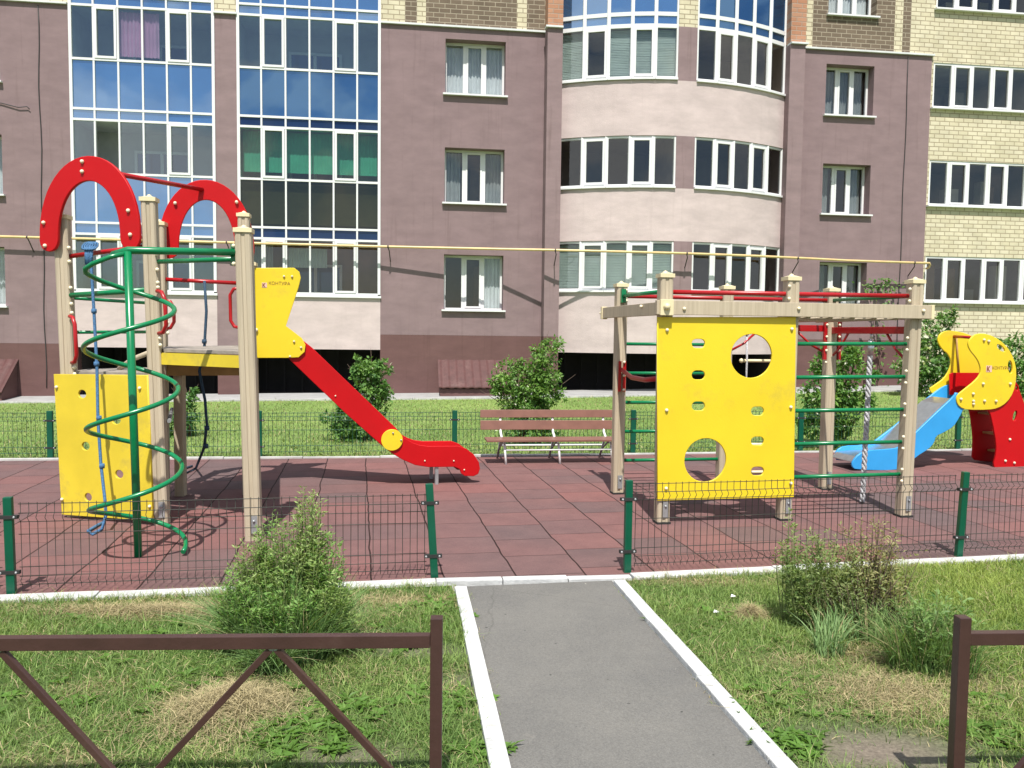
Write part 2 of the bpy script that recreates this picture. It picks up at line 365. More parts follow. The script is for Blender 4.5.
def board(name, mat, parent, outline, P, yaw, depth=0, thick=.02, holes=(), bev=.003, local=False):
    """a flat cut-out panel: outline in (u, z) metres on the vertical plane through P with heading yaw"""
    cu = bpy.data.curves.new('c', 'CURVE'); cu.dimensions = '2D'; cu.fill_mode = 'BOTH'
    cu.extrude = max(.001, thick/2-bev); cu.bevel_depth = bev; cu.bevel_resolution = 1; cu.offset = -bev
    for poly in [outline]+list(holes):
        sp = cu.splines.new('POLY'); sp.points.add(len(poly)-1); sp.use_cyclic_u = True
        for p, q in zip(sp.points, poly): p.co = (q[0], q[1], 0, 1)
    ob = bpy.data.objects.new('c', cu); COL.objects.link(ob)
    bpy.context.view_layer.update()
    me = bpy.data.meshes.new_from_object(ob.evaluated_get(bpy.context.evaluated_depsgraph_get()))
    bpy.data.objects.remove(ob)
    c, s = math.cos(R(yaw)), math.sin(R(yaw))
    m = Matrix(((c, 0, s, P[0]-s*depth), (s, 0, -c, P[1]+c*depth), (0, 1, 0, 0), (0, 0, 0, 1)))
    me.transform(m)
    return link(me, name, mat, parent, local)
def circ(u, z, a, b=None, n=24, rot=0):
    b = b or a
    return [(u+a*math.cos(t)*math.cos(rot)-b*math.sin(t)*math.sin(rot), z+a*math.cos(t)*math.sin(rot)+b*math.sin(t)*math.cos(rot)) for t in [2*math.pi*i/n for i in range(n)]]
def slot(u, z, w_, h, n=6):
    r = h/2; pts = []
    for sx, a0 in ((1, -90), (-1, 90)):
        for i in range(n+1):
            a = R(a0+180*i/n); pts.append((u+sx*(w_/2-r)+r*math.cos(a), z+r*math.sin(a)))
    return pts
def smooth_poly(pts, it=2):
    for _ in range(it):
        q = []
        for i in range(len(pts)):
            a, b = pts[i], pts[(i+1) % len(pts)]
            q += [(a[0]*.75+b[0]*.25, a[1]*.75+b[1]*.25), (a[0]*.25+b[0]*.75, a[1]*.25+b[1]*.75)]
        pts = q
    return pts

# ================================================================== GROUND
def struct(o): o['kind'] = 'structure'; return o
b = MB(); b.add([(-250, -250, -.45), (250, -250, -.45), (250, 250, -.45), (-250, 250, -.45)], [(0, 1, 2, 3)])
struct(b.build('ground', 'farsoil'))

# key lines of the playground (metres)
FL0, FL1 = Vector((-3.162, 5.168, 0)), Vector((-.517, 5.641, 0))
FR0, FR1 = Vector((.837, 5.817, 0)), Vector((3.49, 6.358, 0))
FLx = FL0-(FL1-FL0)*1.0; FRx = FR1+(FR1-FR0)*1.02
BK0, BK1, BK2 = Vector((-9.8, 9.99, 0)), Vector((-1.764, 11.058, 0)), Vector((10.6, 13.07, 0))
def off2(a, b, d):   # shift line ab sideways (positive = away from camera)
    n = Vector((-(b-a).y, (b-a).x, 0)).normalized(); return a+n*d, b+n*d
# front kerb: back edge line
kl0, kl1 = off2(FLx, FL1, -.05); kr0, kr1 = off2(FR0, FRx, -.05)
def strip(pts0, pts1, z0, z1, name, mat):
    """a slab between two polylines"""
    b = MB(); n = len(pts0); vs = []
    for p, q in zip(pts0, pts1):
        vs += [(p[0], p[1], z0), (q[0], q[1], z0), (p[0], p[1], z1), (q[0], q[1], z1)]
    fs = [(0, 1, 3, 2), tuple(4*(n-1)+k for k in (0, 2, 3, 1))]
    for i in range(n-1):
        o = 4*i; fs += [(o, o+4, o+5, o+1), (o+2, o+3, o+7, o+6), (o, o+2, o+6, o+4), (o+1, o+5, o+7, o+3)]
    b.add(vs, fs); return b.build(name, mat)
# rubber playground surface, local frame along the tile columns
TY = 10.4
p0 = gp(467.5, 500)
def to_t(v):
    c, s = math.cos(R(TY)), math.sin(R(TY)); x, y = v[0]-p0.x, v[1]-p0.y
    return (x*c+y*s, -x*s+y*c)
b = MB(); poly = [kl0, kl1, kr0, kr1, off2(BK1, BK2, -.04)[1], BK1, off2(BK0, BK1, -.04)[0]]
n = len(poly); vs = [(*to_t(p), -.1) for p in poly]+[(*to_t(p), .006) for p in poly]
b.add(vs, [tuple(range(n)), tuple(range(2*n-1, n-1, -1))]+[(i, (i+1) % n, (i+1) % n+n, i+n) for i in range(n)])
o = b.build('playground_surface', 'rubber', local=True); o.location = (p0.x, p0.y, 0); o.rotation_euler = (0, 0, R(TY)); struct(o)
# path and kerbs
PL0, PL1 = Vector((-.281, 5.40, 0)), Vector((.01, 3.143, 0)); PR0, PR1 = Vector((.704, 5.6, 0)), Vector((1.044, 3.167, 0))
PLe = PL1+(PL1-PL0)*1.6; PRe = PR1+(PR1-PR0)*1.6
ka, kb = off2(kl1, kr0, -.09)
struct(strip([PLe, PL0+Vector((-.004, .05, 0))], [PRe, PR0+Vector((.0, .02, 0))], -.1, .004, 'path', 'asphalt'))
def kerbrun(a, b_, wd, h, name, mat, seg=1.0, parent=None, bmx=None):
    """individual kerb stones with small gaps and slightly different heights"""
    L_ = (b_-a).length; n = max(1, round(L_/seg)); mbk = bmx or MB(); d = (b_-a)/n; yaw = math.degrees(math.atan2(d.y, d.x))
    for i in range(n):
        c = a+d*(i+.5); hh = h+random.uniform(-.006, .006)
        m = Matrix.Rotation(R(yaw+random.uniform(-.35, .35)), 3, 'Z')
        mbk.obox((c.x, c.y, (hh-.12)/2), (d.length-.006, wd, hh+.12), rot=m)
    if bmx is None:
        o = mbk.build(name, mat, bev=.006); struct(o); return o
a, b_ = off2(kl0, kl1, -.06); kerbrun(a, b_, .12, .022, 'kerb', 'kerb')
a, b_ = off2(kr0, kr1, -.06); kerbrun(a, b_, .12, .022, 'kerb', 'kerb')
a, b_ = off2(kl1, kr0, -.045); kerbrun(a, b_, .08, .012, 'kerb', 'kerb', .5)
a, b_ = off2(PL0+Vector((0, -.03, 0)), PLe, -.04); kerbrun(a, b_, .08, .035, 'kerb', 'kerb', .8)
a, b_ = off2(PR0+Vector((0, -.06, 0)), PRe, .04); kerbrun(a, b_, .08, .035, 'kerb', 'kerb', .8)
for a, c in ((BK0, BK1), (BK1, BK2)): kerbrun(a, c, .07, .03, 'kerb', 'kerb_dull')

# facade frame
FP = Vector((-.98, 22.0, 0)); FY = 7.5
def fw(s_, w_, z):   # facade coordinates -> world   (w_ = metres in front of the wall)
    c, s = math.cos(R(FY)), math.sin(R(FY))
    return Vector((FP.x+s_*c+w_*s, FP.y+s_*s-w_*c, z))
def zk(s_): return float(np.interp(s_, [-16, -12, .5, 12.5, 20], [-.13, -.1, .03, .27, .36]))
# pavement along the building (apron) and its kerb
ss = [-30, -16, -12, -6, .5, 6, 12.5, 20, 30]
b = MB()
vs = []; fs = []
for i, s_ in enumerate(ss):
    vs += [fw(s_, 1.0, zk(s_)+.03), fw(s_, -.2, zk(s_)+.09)]
for i in range(len(ss)-1): fs.append((2*i, 2*i+2, 2*i+3, 2*i+1))
b.add(vs, fs); struct(b.build('pavement', 'pave'))
b = MB()
for i in range(len(ss)-1):
    for k in range(6):
        s0 = ss[i]+(ss[i+1]-ss[i])*k/6; s1 = ss[i]+(ss[i+1]-ss[i])*(k+1)/6-.01
        a, c = fw(s0, 1.05, zk(s0)-.02), fw(s1, 1.05, zk(s1)-.02)
        b.bar(a, c, .1, .1)
struct(b.build('kerb', 'kerb_dull'))

# ---- lawns: soil sheets with colour patches, then blades
def vnoise(x, y, sc, seed):
    """cheap value noise"""
    g = np.random.default_rng(seed).random((64, 64)); X = x*sc; Y = y*sc
    i = np.floor(X).astype(int); j = np.floor(Y).astype(int); fx = X-i; fy = Y-j
    fx = fx*fx*(3-2*fx); fy = fy*fy*(3-2*fy)
    q = lambda a, c: g[a % 64, c % 64]
    return (q(i, j)*(1-fx)+q(i+1, j)*fx)*(1-fy)+(q(i, j+1)*(1-fx)+q(i+1, j+1)*fx)*fy
def fbm(x, y, sc, seed): return .5*vnoise(x, y, sc, seed)+.3*vnoise(x, y, sc*2.1, seed+1)+.2*vnoise(x, y, sc*4.3, seed+2)
DRY = [(220, 606, .42, .12, .9), (120, 612, .4, .1, .7), (400, 600, .35, .12, .8), (235, 700, .28, .2, 1.0), (880, 655, .3, .16, .8), (900, 700, .35, .25, .7),
       (700, 582, .5, .08, .7), (745, 615, .12, .1, .8), (1000, 690, .3, .2, .4), (90, 690, .25, .12, .35), (60, 765, .2, .1, .4), (790, 660, .25, .1, .45)]
BARE = [(880, 752, .42, .24, 1.0), (420, 650, .26, .1, .7), (470, 680, .16, .12, .6), (340, 755, .3, .1, .7), (350, 610, .12, .05, .5)]
def patch(x, y, L_):
    r = np.zeros_like(x)
    for px, py, sx, sy, a in L_:
        p = gp(px, py); r = np.maximum(r, a*np.exp(-(((x-p.x)/sx)**2+((y-p.y)/sy)**2)))
    return r
def kerby(x):   # y of the front kerb's front edge at x
    a1, b1 = off2(kl0, kl1, -.125); a2, b2 = off2(kr0, kr1, -.125)
    return np.where(x < .1, a1.y+(x-a1.x)*(b1.y-a1.y)/(b1.x-a1.x), a2.y+(x-a2.x)*(b2.y-a2.y)/(b2.x-a2.x))
def pathl(y): return PL0.x+(y-PL0.y)*(PLe.x-PL0.x)/(PLe.y-PL0.y)-.09
def pathr(y): return PR0.x+(y-PR0.y)*(PRe.x-PR0.x)/(PRe.y-PR0.y)+.09
def setcol(me, cols):
    at = me.color_attributes.new('tint', 'FLOAT_COLOR', 'POINT')
    at.data.foreach_set('color', cols.astype(np.float32).ravel())
def frontz(x, y): return .012*(fbm(x, y, 1.7, 77)-.5)*2-.002
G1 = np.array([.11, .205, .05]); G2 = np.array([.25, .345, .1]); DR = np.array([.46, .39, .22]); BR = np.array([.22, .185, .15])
def lawn_soil(name, side):
    nx, ny = 150, 110
    u = np.linspace(0, 1, nx); v = np.linspace(0, 1, ny); U, V = np.meshgrid(u, v)
    y0 = 1.2
    if side < 0:
        x = None; Yt = 1
        X = -7+U*(7); Y = y0+V*(kerby(X)-y0); X = -7+U*(pathl(Y)+7)
    else:
        X = 1+U*6; Y = y0+V*(kerby(X)-y0); X = pathr(Y)+U*(7-pathr(Y))
    Y = y0+V*(kerby(X)-y0)
    Z = frontz(X, Y)
    vs = np.stack([X, Y, Z], -1).reshape(-1, 3)
    idx = np.arange(nx*ny).reshape(ny, nx)
    f = np.stack([idx[:-1, :-1], idx[:-1, 1:], idx[1:, 1:], idx[1:, :-1]], -1).reshape(-1, 4)
    me = bpy.data.meshes.new(name); me.from_pydata(vs.tolist(), [], f.tolist())
    x, y = vs[:, 0], vs[:, 1]
    d = np.clip(patch(x, y, DRY)+.35*np.clip(fbm(x, y, 1.4, 5)-.5, 0, 1)*2, 0, 1)[:, None]; br = np.clip(patch(x, y, BARE), 0, 1)[:, None]
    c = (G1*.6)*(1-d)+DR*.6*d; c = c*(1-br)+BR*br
    setcol(me, np.concatenate([c, np.ones((len(c), 1))], 1))
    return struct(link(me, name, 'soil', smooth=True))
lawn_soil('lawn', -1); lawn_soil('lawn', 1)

def blades(name, P, H, W, lean, col, mat='grass', parent=None, curve=1.0, az=None, origin=None, segs=2):
    n = len(P); az = rng.uniform(0, 2*np.pi, n) if az is None else az
    d = np.stack([np.cos(az), np.sin(az), np.zeros(n)], 1); sa = az+np.pi/2+rng.normal(0, .5, n)
    s_ = np.stack([np.cos(sa), np.sin(sa), np.zeros(n)], 1)*W[:, None]/2
    up = np.array([0, 0, 1.])
    def pt(t): # quadratic arc
        return P+up*(H*t*(1-.28*lean*t))[:, None]+d*(H*lean*(t**1.8)*curve)[:, None]
    vs = []
    for k in range(segs):
        t = k/segs; q = pt(np.full(n, t)); wk = 1-.35*t
        vs += [q-s_*wk, q+s_*wk]
    vs.append(pt(np.full(n, 1.0)))
    K = 2*segs+1
    V = np.stack(vs, 1).reshape(-1, 3)
    base = np.arange(n)*K
    quads = np.concatenate([np.stack([base+2*k, base+2*k+1, base+2*k+3, base+2*k+2], 1) for k in range(segs-1)]) if segs > 1 else np.zeros((0, 4), int)
    tris = np.stack([base+2*segs-2, base+2*segs-1, base+2*segs], 1)
    me = bpy.data.meshes.new(name)
    me.vertices.add(len(V)); me.vertices.foreach_set('co', V.astype(np.float32).ravel())
    loops = np.concatenate([quads.ravel(), tris.ravel()]); me.loops.add(len(loops)); me.loops.foreach_set('vertex_index', loops.astype(np.int32))
    ls = np.concatenate([np.arange(len(quads))*4, len(quads)*4+np.arange(len(tris))*3]).astype(np.int32)
    me.polygons.add(len(ls)); me.polygons.foreach_set('loop_start', ls)
    me.update(calc_edges=True); me.validate()
    C = np.repeat(np.concatenate([col, np.ones((n, 1))], 1), K, 0)
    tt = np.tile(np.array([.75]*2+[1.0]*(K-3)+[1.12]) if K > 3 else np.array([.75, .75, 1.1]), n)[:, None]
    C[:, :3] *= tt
    setcol(me, C)
    return link(me, name, mat, parent, origin=origin)
def front_blades(side, N_):
    x = rng.uniform(-5.8, .2, N_) if side < 0 else rng.uniform(.6, 5.8, N_)
    y = rng.uniform(2.0, 6.8, N_)
    keep = (y < kerby(x)+.0) & ((x < pathl(y)+.02) if side < 0 else (x > pathr(y)-.02)) & (np.abs(x) < .64*y+1.5)
    x, y = x[keep], y[keep]
    dens = fbm(x, y, 2.2, 11); br = patch(x, y, BARE); dr = patch(x, y, DRY)
    keep = rng.random(len(x)) < np.clip(.1+1.35*dens-1.15*br-.25*dr, .03, 1)
    x, y = x[keep], y[keep]; n = len(x)
    dr = np.clip(patch(x, y, DRY)*1.1+.5*np.clip(fbm(x, y, 2.4, 5)-.52, 0, 1)*2+.3*np.clip(fbm(x, y, 6.4, 15)-.55, 0, 1)*2, 0, 1)
    br = patch(x, y, BARE)
    H = rng.gamma(5, .0082, n)*(.55+.95*fbm(x, y, 1.1, 21))*(1-.45*br)*(1-.2*dr)
    W = rng.uniform(.0022, .0048, n)
    isdry = rng.random(n) < np.clip(dr*.8+.035, 0, 1)
    mixv = np.clip(fbm(x, y, 1.8, 31)*1.1+rng.normal(0, .22, n), 0, 1)[:, None]
    col = G1*(1-mixv)+G2*mixv
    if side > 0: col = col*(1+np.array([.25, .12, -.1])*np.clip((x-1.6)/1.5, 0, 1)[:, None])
    dc = DR*rng.uniform(.6, 1.15, (n, 1)); col = np.where(isdry[:, None], dc, col)*rng.uniform(.75, 1.3, (n, 1))
    lean = rng.gamma(3, .28, n)+isdry*.8
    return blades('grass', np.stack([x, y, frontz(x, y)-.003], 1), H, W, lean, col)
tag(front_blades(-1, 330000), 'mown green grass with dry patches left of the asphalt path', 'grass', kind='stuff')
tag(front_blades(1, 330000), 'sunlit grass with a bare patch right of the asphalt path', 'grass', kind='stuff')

# broad-leaved weeds flat in the lawn
def leafmesh(name, P, D, Nn, L_, W_, col, mat='leaf', parent=None, origin=None):
    """kite-shaped folded leaves: position, direction, normal, length, width arrays"""
    n = len(P); D = D/np.linalg.norm(D, axis=1, keepdims=True); sd_ = np.cross(D, Nn); sd_ /= np.linalg.norm(sd_, axis=1, keepdims=True)+1e-9
    nn = np.cross(sd_, D)
    L1 = L_[:, None]; W1 = W_[:, None]
    a = P; b1 = P+D*L1*.45+sd_*W1*.5+nn*L1*.08; c = P+D*L1-nn*L1*.15; d = P+D*L1*.45-sd_*W1*.5+nn*L1*.08; mid = P+D*L1*.5
    V = np.stack([a, b1, c, d, mid], 1).reshape(-1, 3); base = np.arange(n)*5
    F_ = np.concatenate([np.stack([base, base+1, base+4], 1), np.stack([base+1, base+2, base+4], 1), np.stack([base+2, base+3, base+4], 1), np.stack([base+3, base, base+4], 1)])
    me = bpy.data.meshes.new(name); me.vertices.add(len(V)); me.vertices.foreach_set('co', V.astype(np.float32).ravel())
    me.loops.add(F_.size); me.loops.foreach_set('vertex_index', F_.ravel().astype(np.int32))
    me.polygons.add(len(F_)); me.polygons.foreach_set('loop_start', (np.arange(len(F_))*3).astype(np.int32)); me.update(calc_edges=True); me.validate()
    setcol(me, np.repeat(np.concatenate([col, np.ones((n, 1))], 1), 5, 0))
    return link(me, name, mat, parent, origin=origin)
def rosettes(cents, label):
    P, D, L_, W_, C = [], [], [], [], []
    for (px, py, k, sc) in cents:
        c0 = gp(px, py)
        for _ in range(k):
            cx, cy = c0.x+random.gauss(0, sc), c0.y+random.gauss(0, sc*.8)
            m = random.randint(5, 9); z = float(frontz(np.array([cx]), np.array([cy]))[0])+.004; g = random.uniform(.8, 1.3)
            for i in range(m):
                a = 2*math.pi*(i+random.random()*.6)/m; e = random.uniform(.15, .7)
                P.append((cx, cy, z)); D.append((math.cos(a), math.sin(a), e)); L_.append(random.uniform(.035, .08)); W_.append(random.uniform(.015, .032))
                C.append([.1*g, .2*g, .035*g])
    P, D, L_, W_, C = map(np.array, (P, D, L_, W_, C))
    Nn = np.tile([0, 0, 1.], (len(P), 1))+rng.normal(0, .2, (len(P), 3))
    return tag(leafmesh('ground_weeds', P, D, Nn, L_, W_, C), label, 'weeds', kind='stuff')
rosettes([(430, 610, 30, .14), (380, 640, 22, .15), (330, 720, 40, .14), (290, 740, 30, .12), (450, 700, 20, .1), (60, 700, 12, .2), (130, 640, 14, .2), (480, 755, 12, .06), (250, 630, 14, .15), (180, 700, 10, .2)],
         'flat broad-leaved weeds in the grass left of the path')
rosettes([(790, 745, 24, .08), (830, 700, 10, .15), (995, 735, 26, .1), (700, 620, 12, .2), (980, 700, 10, .1), (760, 700, 10, .12)], 'flat broad-leaved weeds in the grass right of the path')

# back lawn between playground and building
def backz(x, y):
    c, s = math.cos(R(FY)), math.sin(R(FY)); s_ = (x-FP.x)*c+(y-FP.y)*s; w_ = (x-FP.x)*s-(y-FP.y)*c
    zz = np.interp(s_, [-16, -12, .5, 12.5, 20], [-.13, -.1, .03, .27, .36])
    t = np.clip(1-(w_-1)/9.0, 0, 1); return zz*t-.01
def bky(x): return np.where(x < BK1.x, BK0.y+(x-BK0.x)*(BK1.y-BK0.y)/(BK1.x-BK0.x), BK1.y+(x-BK1.x)*(BK2.y-BK1.y)/(BK2.x-BK1.x))
def facy(x, w_=1.05):
    a = fw(0, w_, 0); return a.y+(x-a.x)*math.tan(R(FY))
nx, ny = 60, 24
X, V_ = np.meshgrid(np.linspace(-26, 30, nx), np.linspace(0, 1, ny)); Y = bky(X)+V_*(facy(X)+.02-bky(X))
vs = np.stack([X, Y, backz(X, Y)], -1).reshape(-1, 3); idx = np.arange(nx*ny).reshape(ny, nx)
f = np.stack([idx[:-1, :-1], idx[:-1, 1:], idx[1:, 1:], idx[1:, :-1]], -1).reshape(-1, 4)
me = bpy.data.meshes.new('lawn'); me.from_pydata(vs.tolist(), [], f.tolist())
mixv = fbm(vs[:, 0], vs[:, 1], .8, 50)[:, None]; c = (G1*.9)*(1-mixv)+(G2*1.1)*mixv
setcol(me, np.concatenate([c, np.ones((len(c), 1))], 1)); struct(link(me, 'lawn', 'soil', smooth=True))
N_ = 110000
t = rng.random(N_)**1.25; x = rng.uniform(-1, 1, N_)*(.66*(11+t*11)+1); y = bky(x)+.06+t*(facy(x)-bky(x)-.06)
keep = (rng.random(N_) < np.clip(.4+fbm(x, y, 1.2, 61), 0, 1)); x, y = x[keep], y[keep]; n = len(x)
mv = np.clip(fbm(x, y, .9, 50)+rng.normal(0, .2, n), 0, 1)[:, None]; col = ((G1*1.05)*(1-mv)+(G2*1.1)*mv)*np.array([.98, .84, 1.15])
dry = rng.random(n) < .08+.5*np.clip(fbm(x, y, .6, 91)-.45, 0, 1); col = np.where(dry[:, None], DR*.9, col)*rng.uniform(.8, 1.25, (n, 1))
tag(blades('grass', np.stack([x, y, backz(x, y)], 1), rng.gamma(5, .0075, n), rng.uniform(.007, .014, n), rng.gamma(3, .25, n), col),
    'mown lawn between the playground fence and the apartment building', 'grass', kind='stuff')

# ================================================================== APARTMENT BUILDING
B = thing('apartment_building', 'multi-storey apartment building with mauve render, blue glazed balconies and yellow brick', 'building', FP, FY)
TOP = 13.6
def wall(name, mat, s0, s1, z0, z1, holes=(), y0=0.0, th=.42, parent=B):
    """flat wall from s0..s1, z0..z1, front face at y0, with rectangular holes"""
    xs = sorted({s0, s1}|{h[0] for h in holes}|{h[1] for h in holes}); zs = sorted({z0, z1}|{h[2] for h in holes}|{h[3] for h in holes})
    xs = [x for x in xs if s0 <= x <= s1]; zs = [z for z in zs if z0 <= z <= z1]
    sol = lambda i, j: 0 <= i < len(xs)-1 and 0 <= j < len(zs)-1 and not any(h[0] <= xs[i] < h[1] and h[2] <= zs[j] < h[3] for h in holes)
    b = MB(); y1 = y0+th
    for i in range(len(xs)-1):
        for j in range(len(zs)-1):
            if not sol(i, j): continue
            a, c, e, g = xs[i], xs[i+1], zs[j], zs[j+1]
            b.add([(a, y0, e), (c, y0, e), (c, y0, g), (a, y0, g)], [(0, 1, 2, 3)])
            b.add([(a, y1, e), (c, y1, e), (c, y1, g), (a, y1, g)], [(3, 2, 1, 0)])
            if not sol(i-1, j): b.add([(a, y0, e), (a, y0, g), (a, y1, g), (a, y1, e)], [(0, 1, 2, 3)])
            if not sol(i+1, j): b.add([(c, y0, e), (c, y0, g), (c, y1, g), (c, y1, e)], [(3, 2, 1, 0)])
            if not sol(i, j-1): b.add([(a, y0, e), (c, y0, e), (c, y1, e), (a, y1, e)], [(3, 2, 1, 0)])
            if not sol(i, j+1): b.add([(a, y0, g), (c, y0, g), (c, y1, g), (a, y1, g)], [(0, 1, 2, 3)])
    return b.build(name, mat, parent, local=True)
def room(s0, s1, z0, z1, mat, y0=.422, depth=2.2, parent=B, m=.15, extra=None):
    b = MB(); a, c, e, g, y1 = s0-m, s1+m, z0-m, z1+m, y0+depth
    P = [(a, y0, e), (c, y0, e), (c, y0, g), (a, y0, g), (a, y1, e), (c, y1, e), (c, y1, g), (a, y1, g)]
    b.add(P, [(0, 4, 5, 1), (4, 7, 6, 5), (7, 3, 2, 6), (0, 3, 7, 4), (1, 5, 6, 2)])
    # furniture silhouettes / partition so that the room is not an empty box
    return b.build('room', mat, parent, local=True)
def frame_rect(b, s0, s1, z0, z1, y, t=.05, d=.06):
    b.box(s0, s1, y, y+d, z0, z0+t); b.box(s0, s1, y, y+d, z1-t, z1)
    b.box(s0, s0+t, y, y+d, z0+t, z1-t); b.box(s1-t, s1, y, y+d, z0+t, z1-t)
def pane(s0, s1, z0, z1, y, mat, parent, name='pane'):
    b = MB(); r4 = [random.uniform(-.005, .005) for _ in range(4)]
    P = [(s0, y+r4[0], z0), (s1, y+r4[1], z0), (s1, y+r4[2], z1), (s0, y+r4[0]+r4[2]-r4[1], z1)]
    b.add(P+[(x_, y_+.008, z_) for x_, y_, z_ in P], [(0, 1, 2, 3), (7, 6, 5, 4), (0, 4, 5, 1), (1, 5, 6, 2), (2, 6, 7, 3), (3, 7, 4, 0)]); return b.build(name, mat, parent, local=True)
def curtain(s0, s1, z0, z1, y, mat, parent, name='curtain', amp=.02, blind=False):
    n = max(6, int((s1-s0)/.03)); vs = []; fs = []
    for i in range(n+1):
        s_ = s0+(s1-s0)*i/n; yy = y+(0 if blind else amp*math.sin(s_*70)+.4*amp*math.sin(s_*23))
        vs += [(s_, yy, z0), (s_, yy, z1), (s_, yy+.004, z1), (s_, yy+.004, z0)]
    for i in range(n):
        o = 4*i; fs += [(o, o+4, o+5, o+1), (o+2, o+6, o+7, o+3), (o+1, o+5, o+6, o+2), (o, o+3, o+7, o+4)]
    fs += [(0, 1, 2, 3), (4*n, 4*n+3, 4*n+2, 4*n+1)]
    b = MB(); b.add(vs, fs); return b.build(name, mat, parent, local=True)
def blinds(s0, s1, z0, z1, y, mat, parent):
    b = MB(); z = z0
    while z < z1:
        b.add([(s0, y, z), (s1, y, z), (s1, y+.03, z+.035), (s0, y+.03, z+.035)], [(0, 1, 2, 3)]); z += .042
    return b.build('blind', mat, parent, local=True)
def window(s0, s1, z0, z1, style='dark', n=3, sashes=None, yin=.3, rm='room_dark', sill=True):
    b = MB(); frame_rect(b, s0, s1, z0, z1, yin, .055, .07)
    wds = (s1-s0)/n; sash = sashes if sashes is not None else ([1] if n == 3 else list(range(1, n, 2)))
    for i in range(1, n): b.box(s0+wds*i-.045, s0+wds*i+.045, yin, yin+.07, z0+.055, z1-.055)
    w_ = b.build('window', 'white', B, local=True)
    f = MB()
    for i in sash: f = MB(); frame_rect(f, s0+wds*i+.046, s0+wds*(i+1)-.046, z0+.056, z1-.056, yin-.012, .045, .05); f.build('sash', 'white', w_, local=True)
    for i in range(n):
        pane(s0+wds*i+.04, s0+wds*(i+1)-.04, z0+.05, z1-.05, yin+.04, 'glass', w_)
    if sill:
        k = MB(); k.box(s0-.06, s1+.06, -.1, yin+.02, z0-.045, z0-.002); k.build('sill', 'white', w_, local=True)
    room(s0, s1, z0, z1, rm, y0=.422, parent=w_)
    rr_ = random.Random(int(s0*13+z0*71))
    for kk in range(2 if n == 3 else 4):
        c0_ = rr_.uniform(s0, s1-.4); wd_ = rr_.uniform(.25, .6); hh = rr_.uniform(.3, .95)*(z1-z0)
        fb_ = MB(); y_ = rr_.uniform(.9, 2.2); fb_.box(c0_, c0_+wd_, y_, y_+.3, z0-.1, z0+hh); fb_.build('cupboard' if kk % 2 else 'inner_door', 'furniture' if kk % 2 else 'door_pale', w_, local=True)
    ins = yin+.16
    if style == 'blind':
        for i in range(n): blinds(s0+wds*i+.05, s0+wds*(i+1)-.05, z0+.1, z1-.06, ins, 'curtain_green', w_)
    elif style == 'sheer': curtain(s0+.03, s1-.03, z0+.02, z1-.02, ins, 'curtain_white', w_)
    elif style == 'half':
        curtain(s0+.03, s0+(s1-s0)*.28, z0+.02, z1-.02, ins, 'curtain_grey', w_); curtain(s0+(s1-s0)*.7, s1-.03, z0+.02, z1-.02, ins, 'curtain_grey', w_)
    elif style == 'greyd': curtain(s0+.03, s1-.03, z0+.02, z1-.02, ins+.05, 'curtain_grey', w_)
    elif style == 'right': curtain(s0+(s1-s0)*.67, s1-.04, z0+.02, z1-.02, ins, 'curtain_white', w_)
    return w_
midw = [(-.85, .72, 2.30+2.79*k, 3.74+2.765*k) for k in range(4)]
lw = [(-13.2, -11.62, 2.22+2.715*k, 3.66+2.715*k) for k in range(4)]
rw = [(9.6, 11.01, 2.42+2.7*k, 3.79+2.7*k) for k in range(4)]
yw = [(12.79, 16.4, 2.74+2.71*k, 4.02+2.69*k) for k in range(4)]
Z1 = 9.55
wall('wall', 'mauve', -22, -10.03, 1.3, Z1, lw[:3]); wall('plinth', 'plinth', -22, -10.03, -.4, 1.297, y0=-.004)
wall('wall', 'mauve_pilaster', -6.6, -6.07, 1.22, Z1); wall('plinth', 'plinth', -6.6, -6.07, -.4, 1.217, y0=-.004)
wall('wall', 'mauve', -2.5, 1.75, 1.62, Z1, midw[:3]); wall('plinth', 'plinth', -2.5, 1.75, -.4, 1.617, y0=-.004)
wall('pilaster', 'mauve_pilaster', 1.753, 2.15, 1.62, Z1, y0=-.42, th=.9); wall('plinth', 'plinth', 1.753, 2.15, -.4, 1.617, y0=-.424, th=.9)
wall('pilaster', 'mauve_pilaster', 8.4, 8.827, 1.62, Z1, y0=-.3, th=.8); wall('plinth', 'plinth', 8.4, 8.827, -.4, 1.617, y0=-.304, th=.8)
wall('wall', 'mauve', 8.83, 12.72, 1.62, Z1, rw[:3]); wall('plinth', 'plinth', 8.83, 12.72, -.4, 1.617, y0=-.004)
# brick storeys above the zinc flashing
Z2 = 9.6
wall('brick_wall', 'brick_yellow', -22, -10.03, Z2, TOP)
wall('brick_wall', 'brick_yellow', -6.6, -6.07, Z2, TOP)
for a, c, m_ in ((-2.5, -1.89, 'brick_yellow'), (-1.89, -1.586, 'brick_brown'), (-1.586, -1.356, 'brick_yellow'), (1.0, 1.265, 'brick_yellow'), (1.265, 1.75, 'brick_brown'),
                 (8.83, 8.93, 'brick_brown'), (8.93, 9.16, 'brick_yellow'), (11.56, 11.8, 'brick_yellow'), (11.8, 12.04, 'brick_brown'), (12.04, 12.72, 'brick_yellow')):
    wall('brick_band', m_, a, c, Z2, TOP)
wall('brick_wall', 'brick_brown', -1.356, 1.0, Z2, TOP, [midw[3]]); wall('brick_wall', 'brick_brown', 9.16, 11.56, Z2, TOP, [rw[3]])
wall('brick_pilaster', 'brick_orange', 1.753, 2.15, Z2, TOP, y0=-.42, th=.9); wall('brick_pilaster', 'brick_orange', 8.4, 8.827, Z2, TOP, y0=-.3, th=.8)
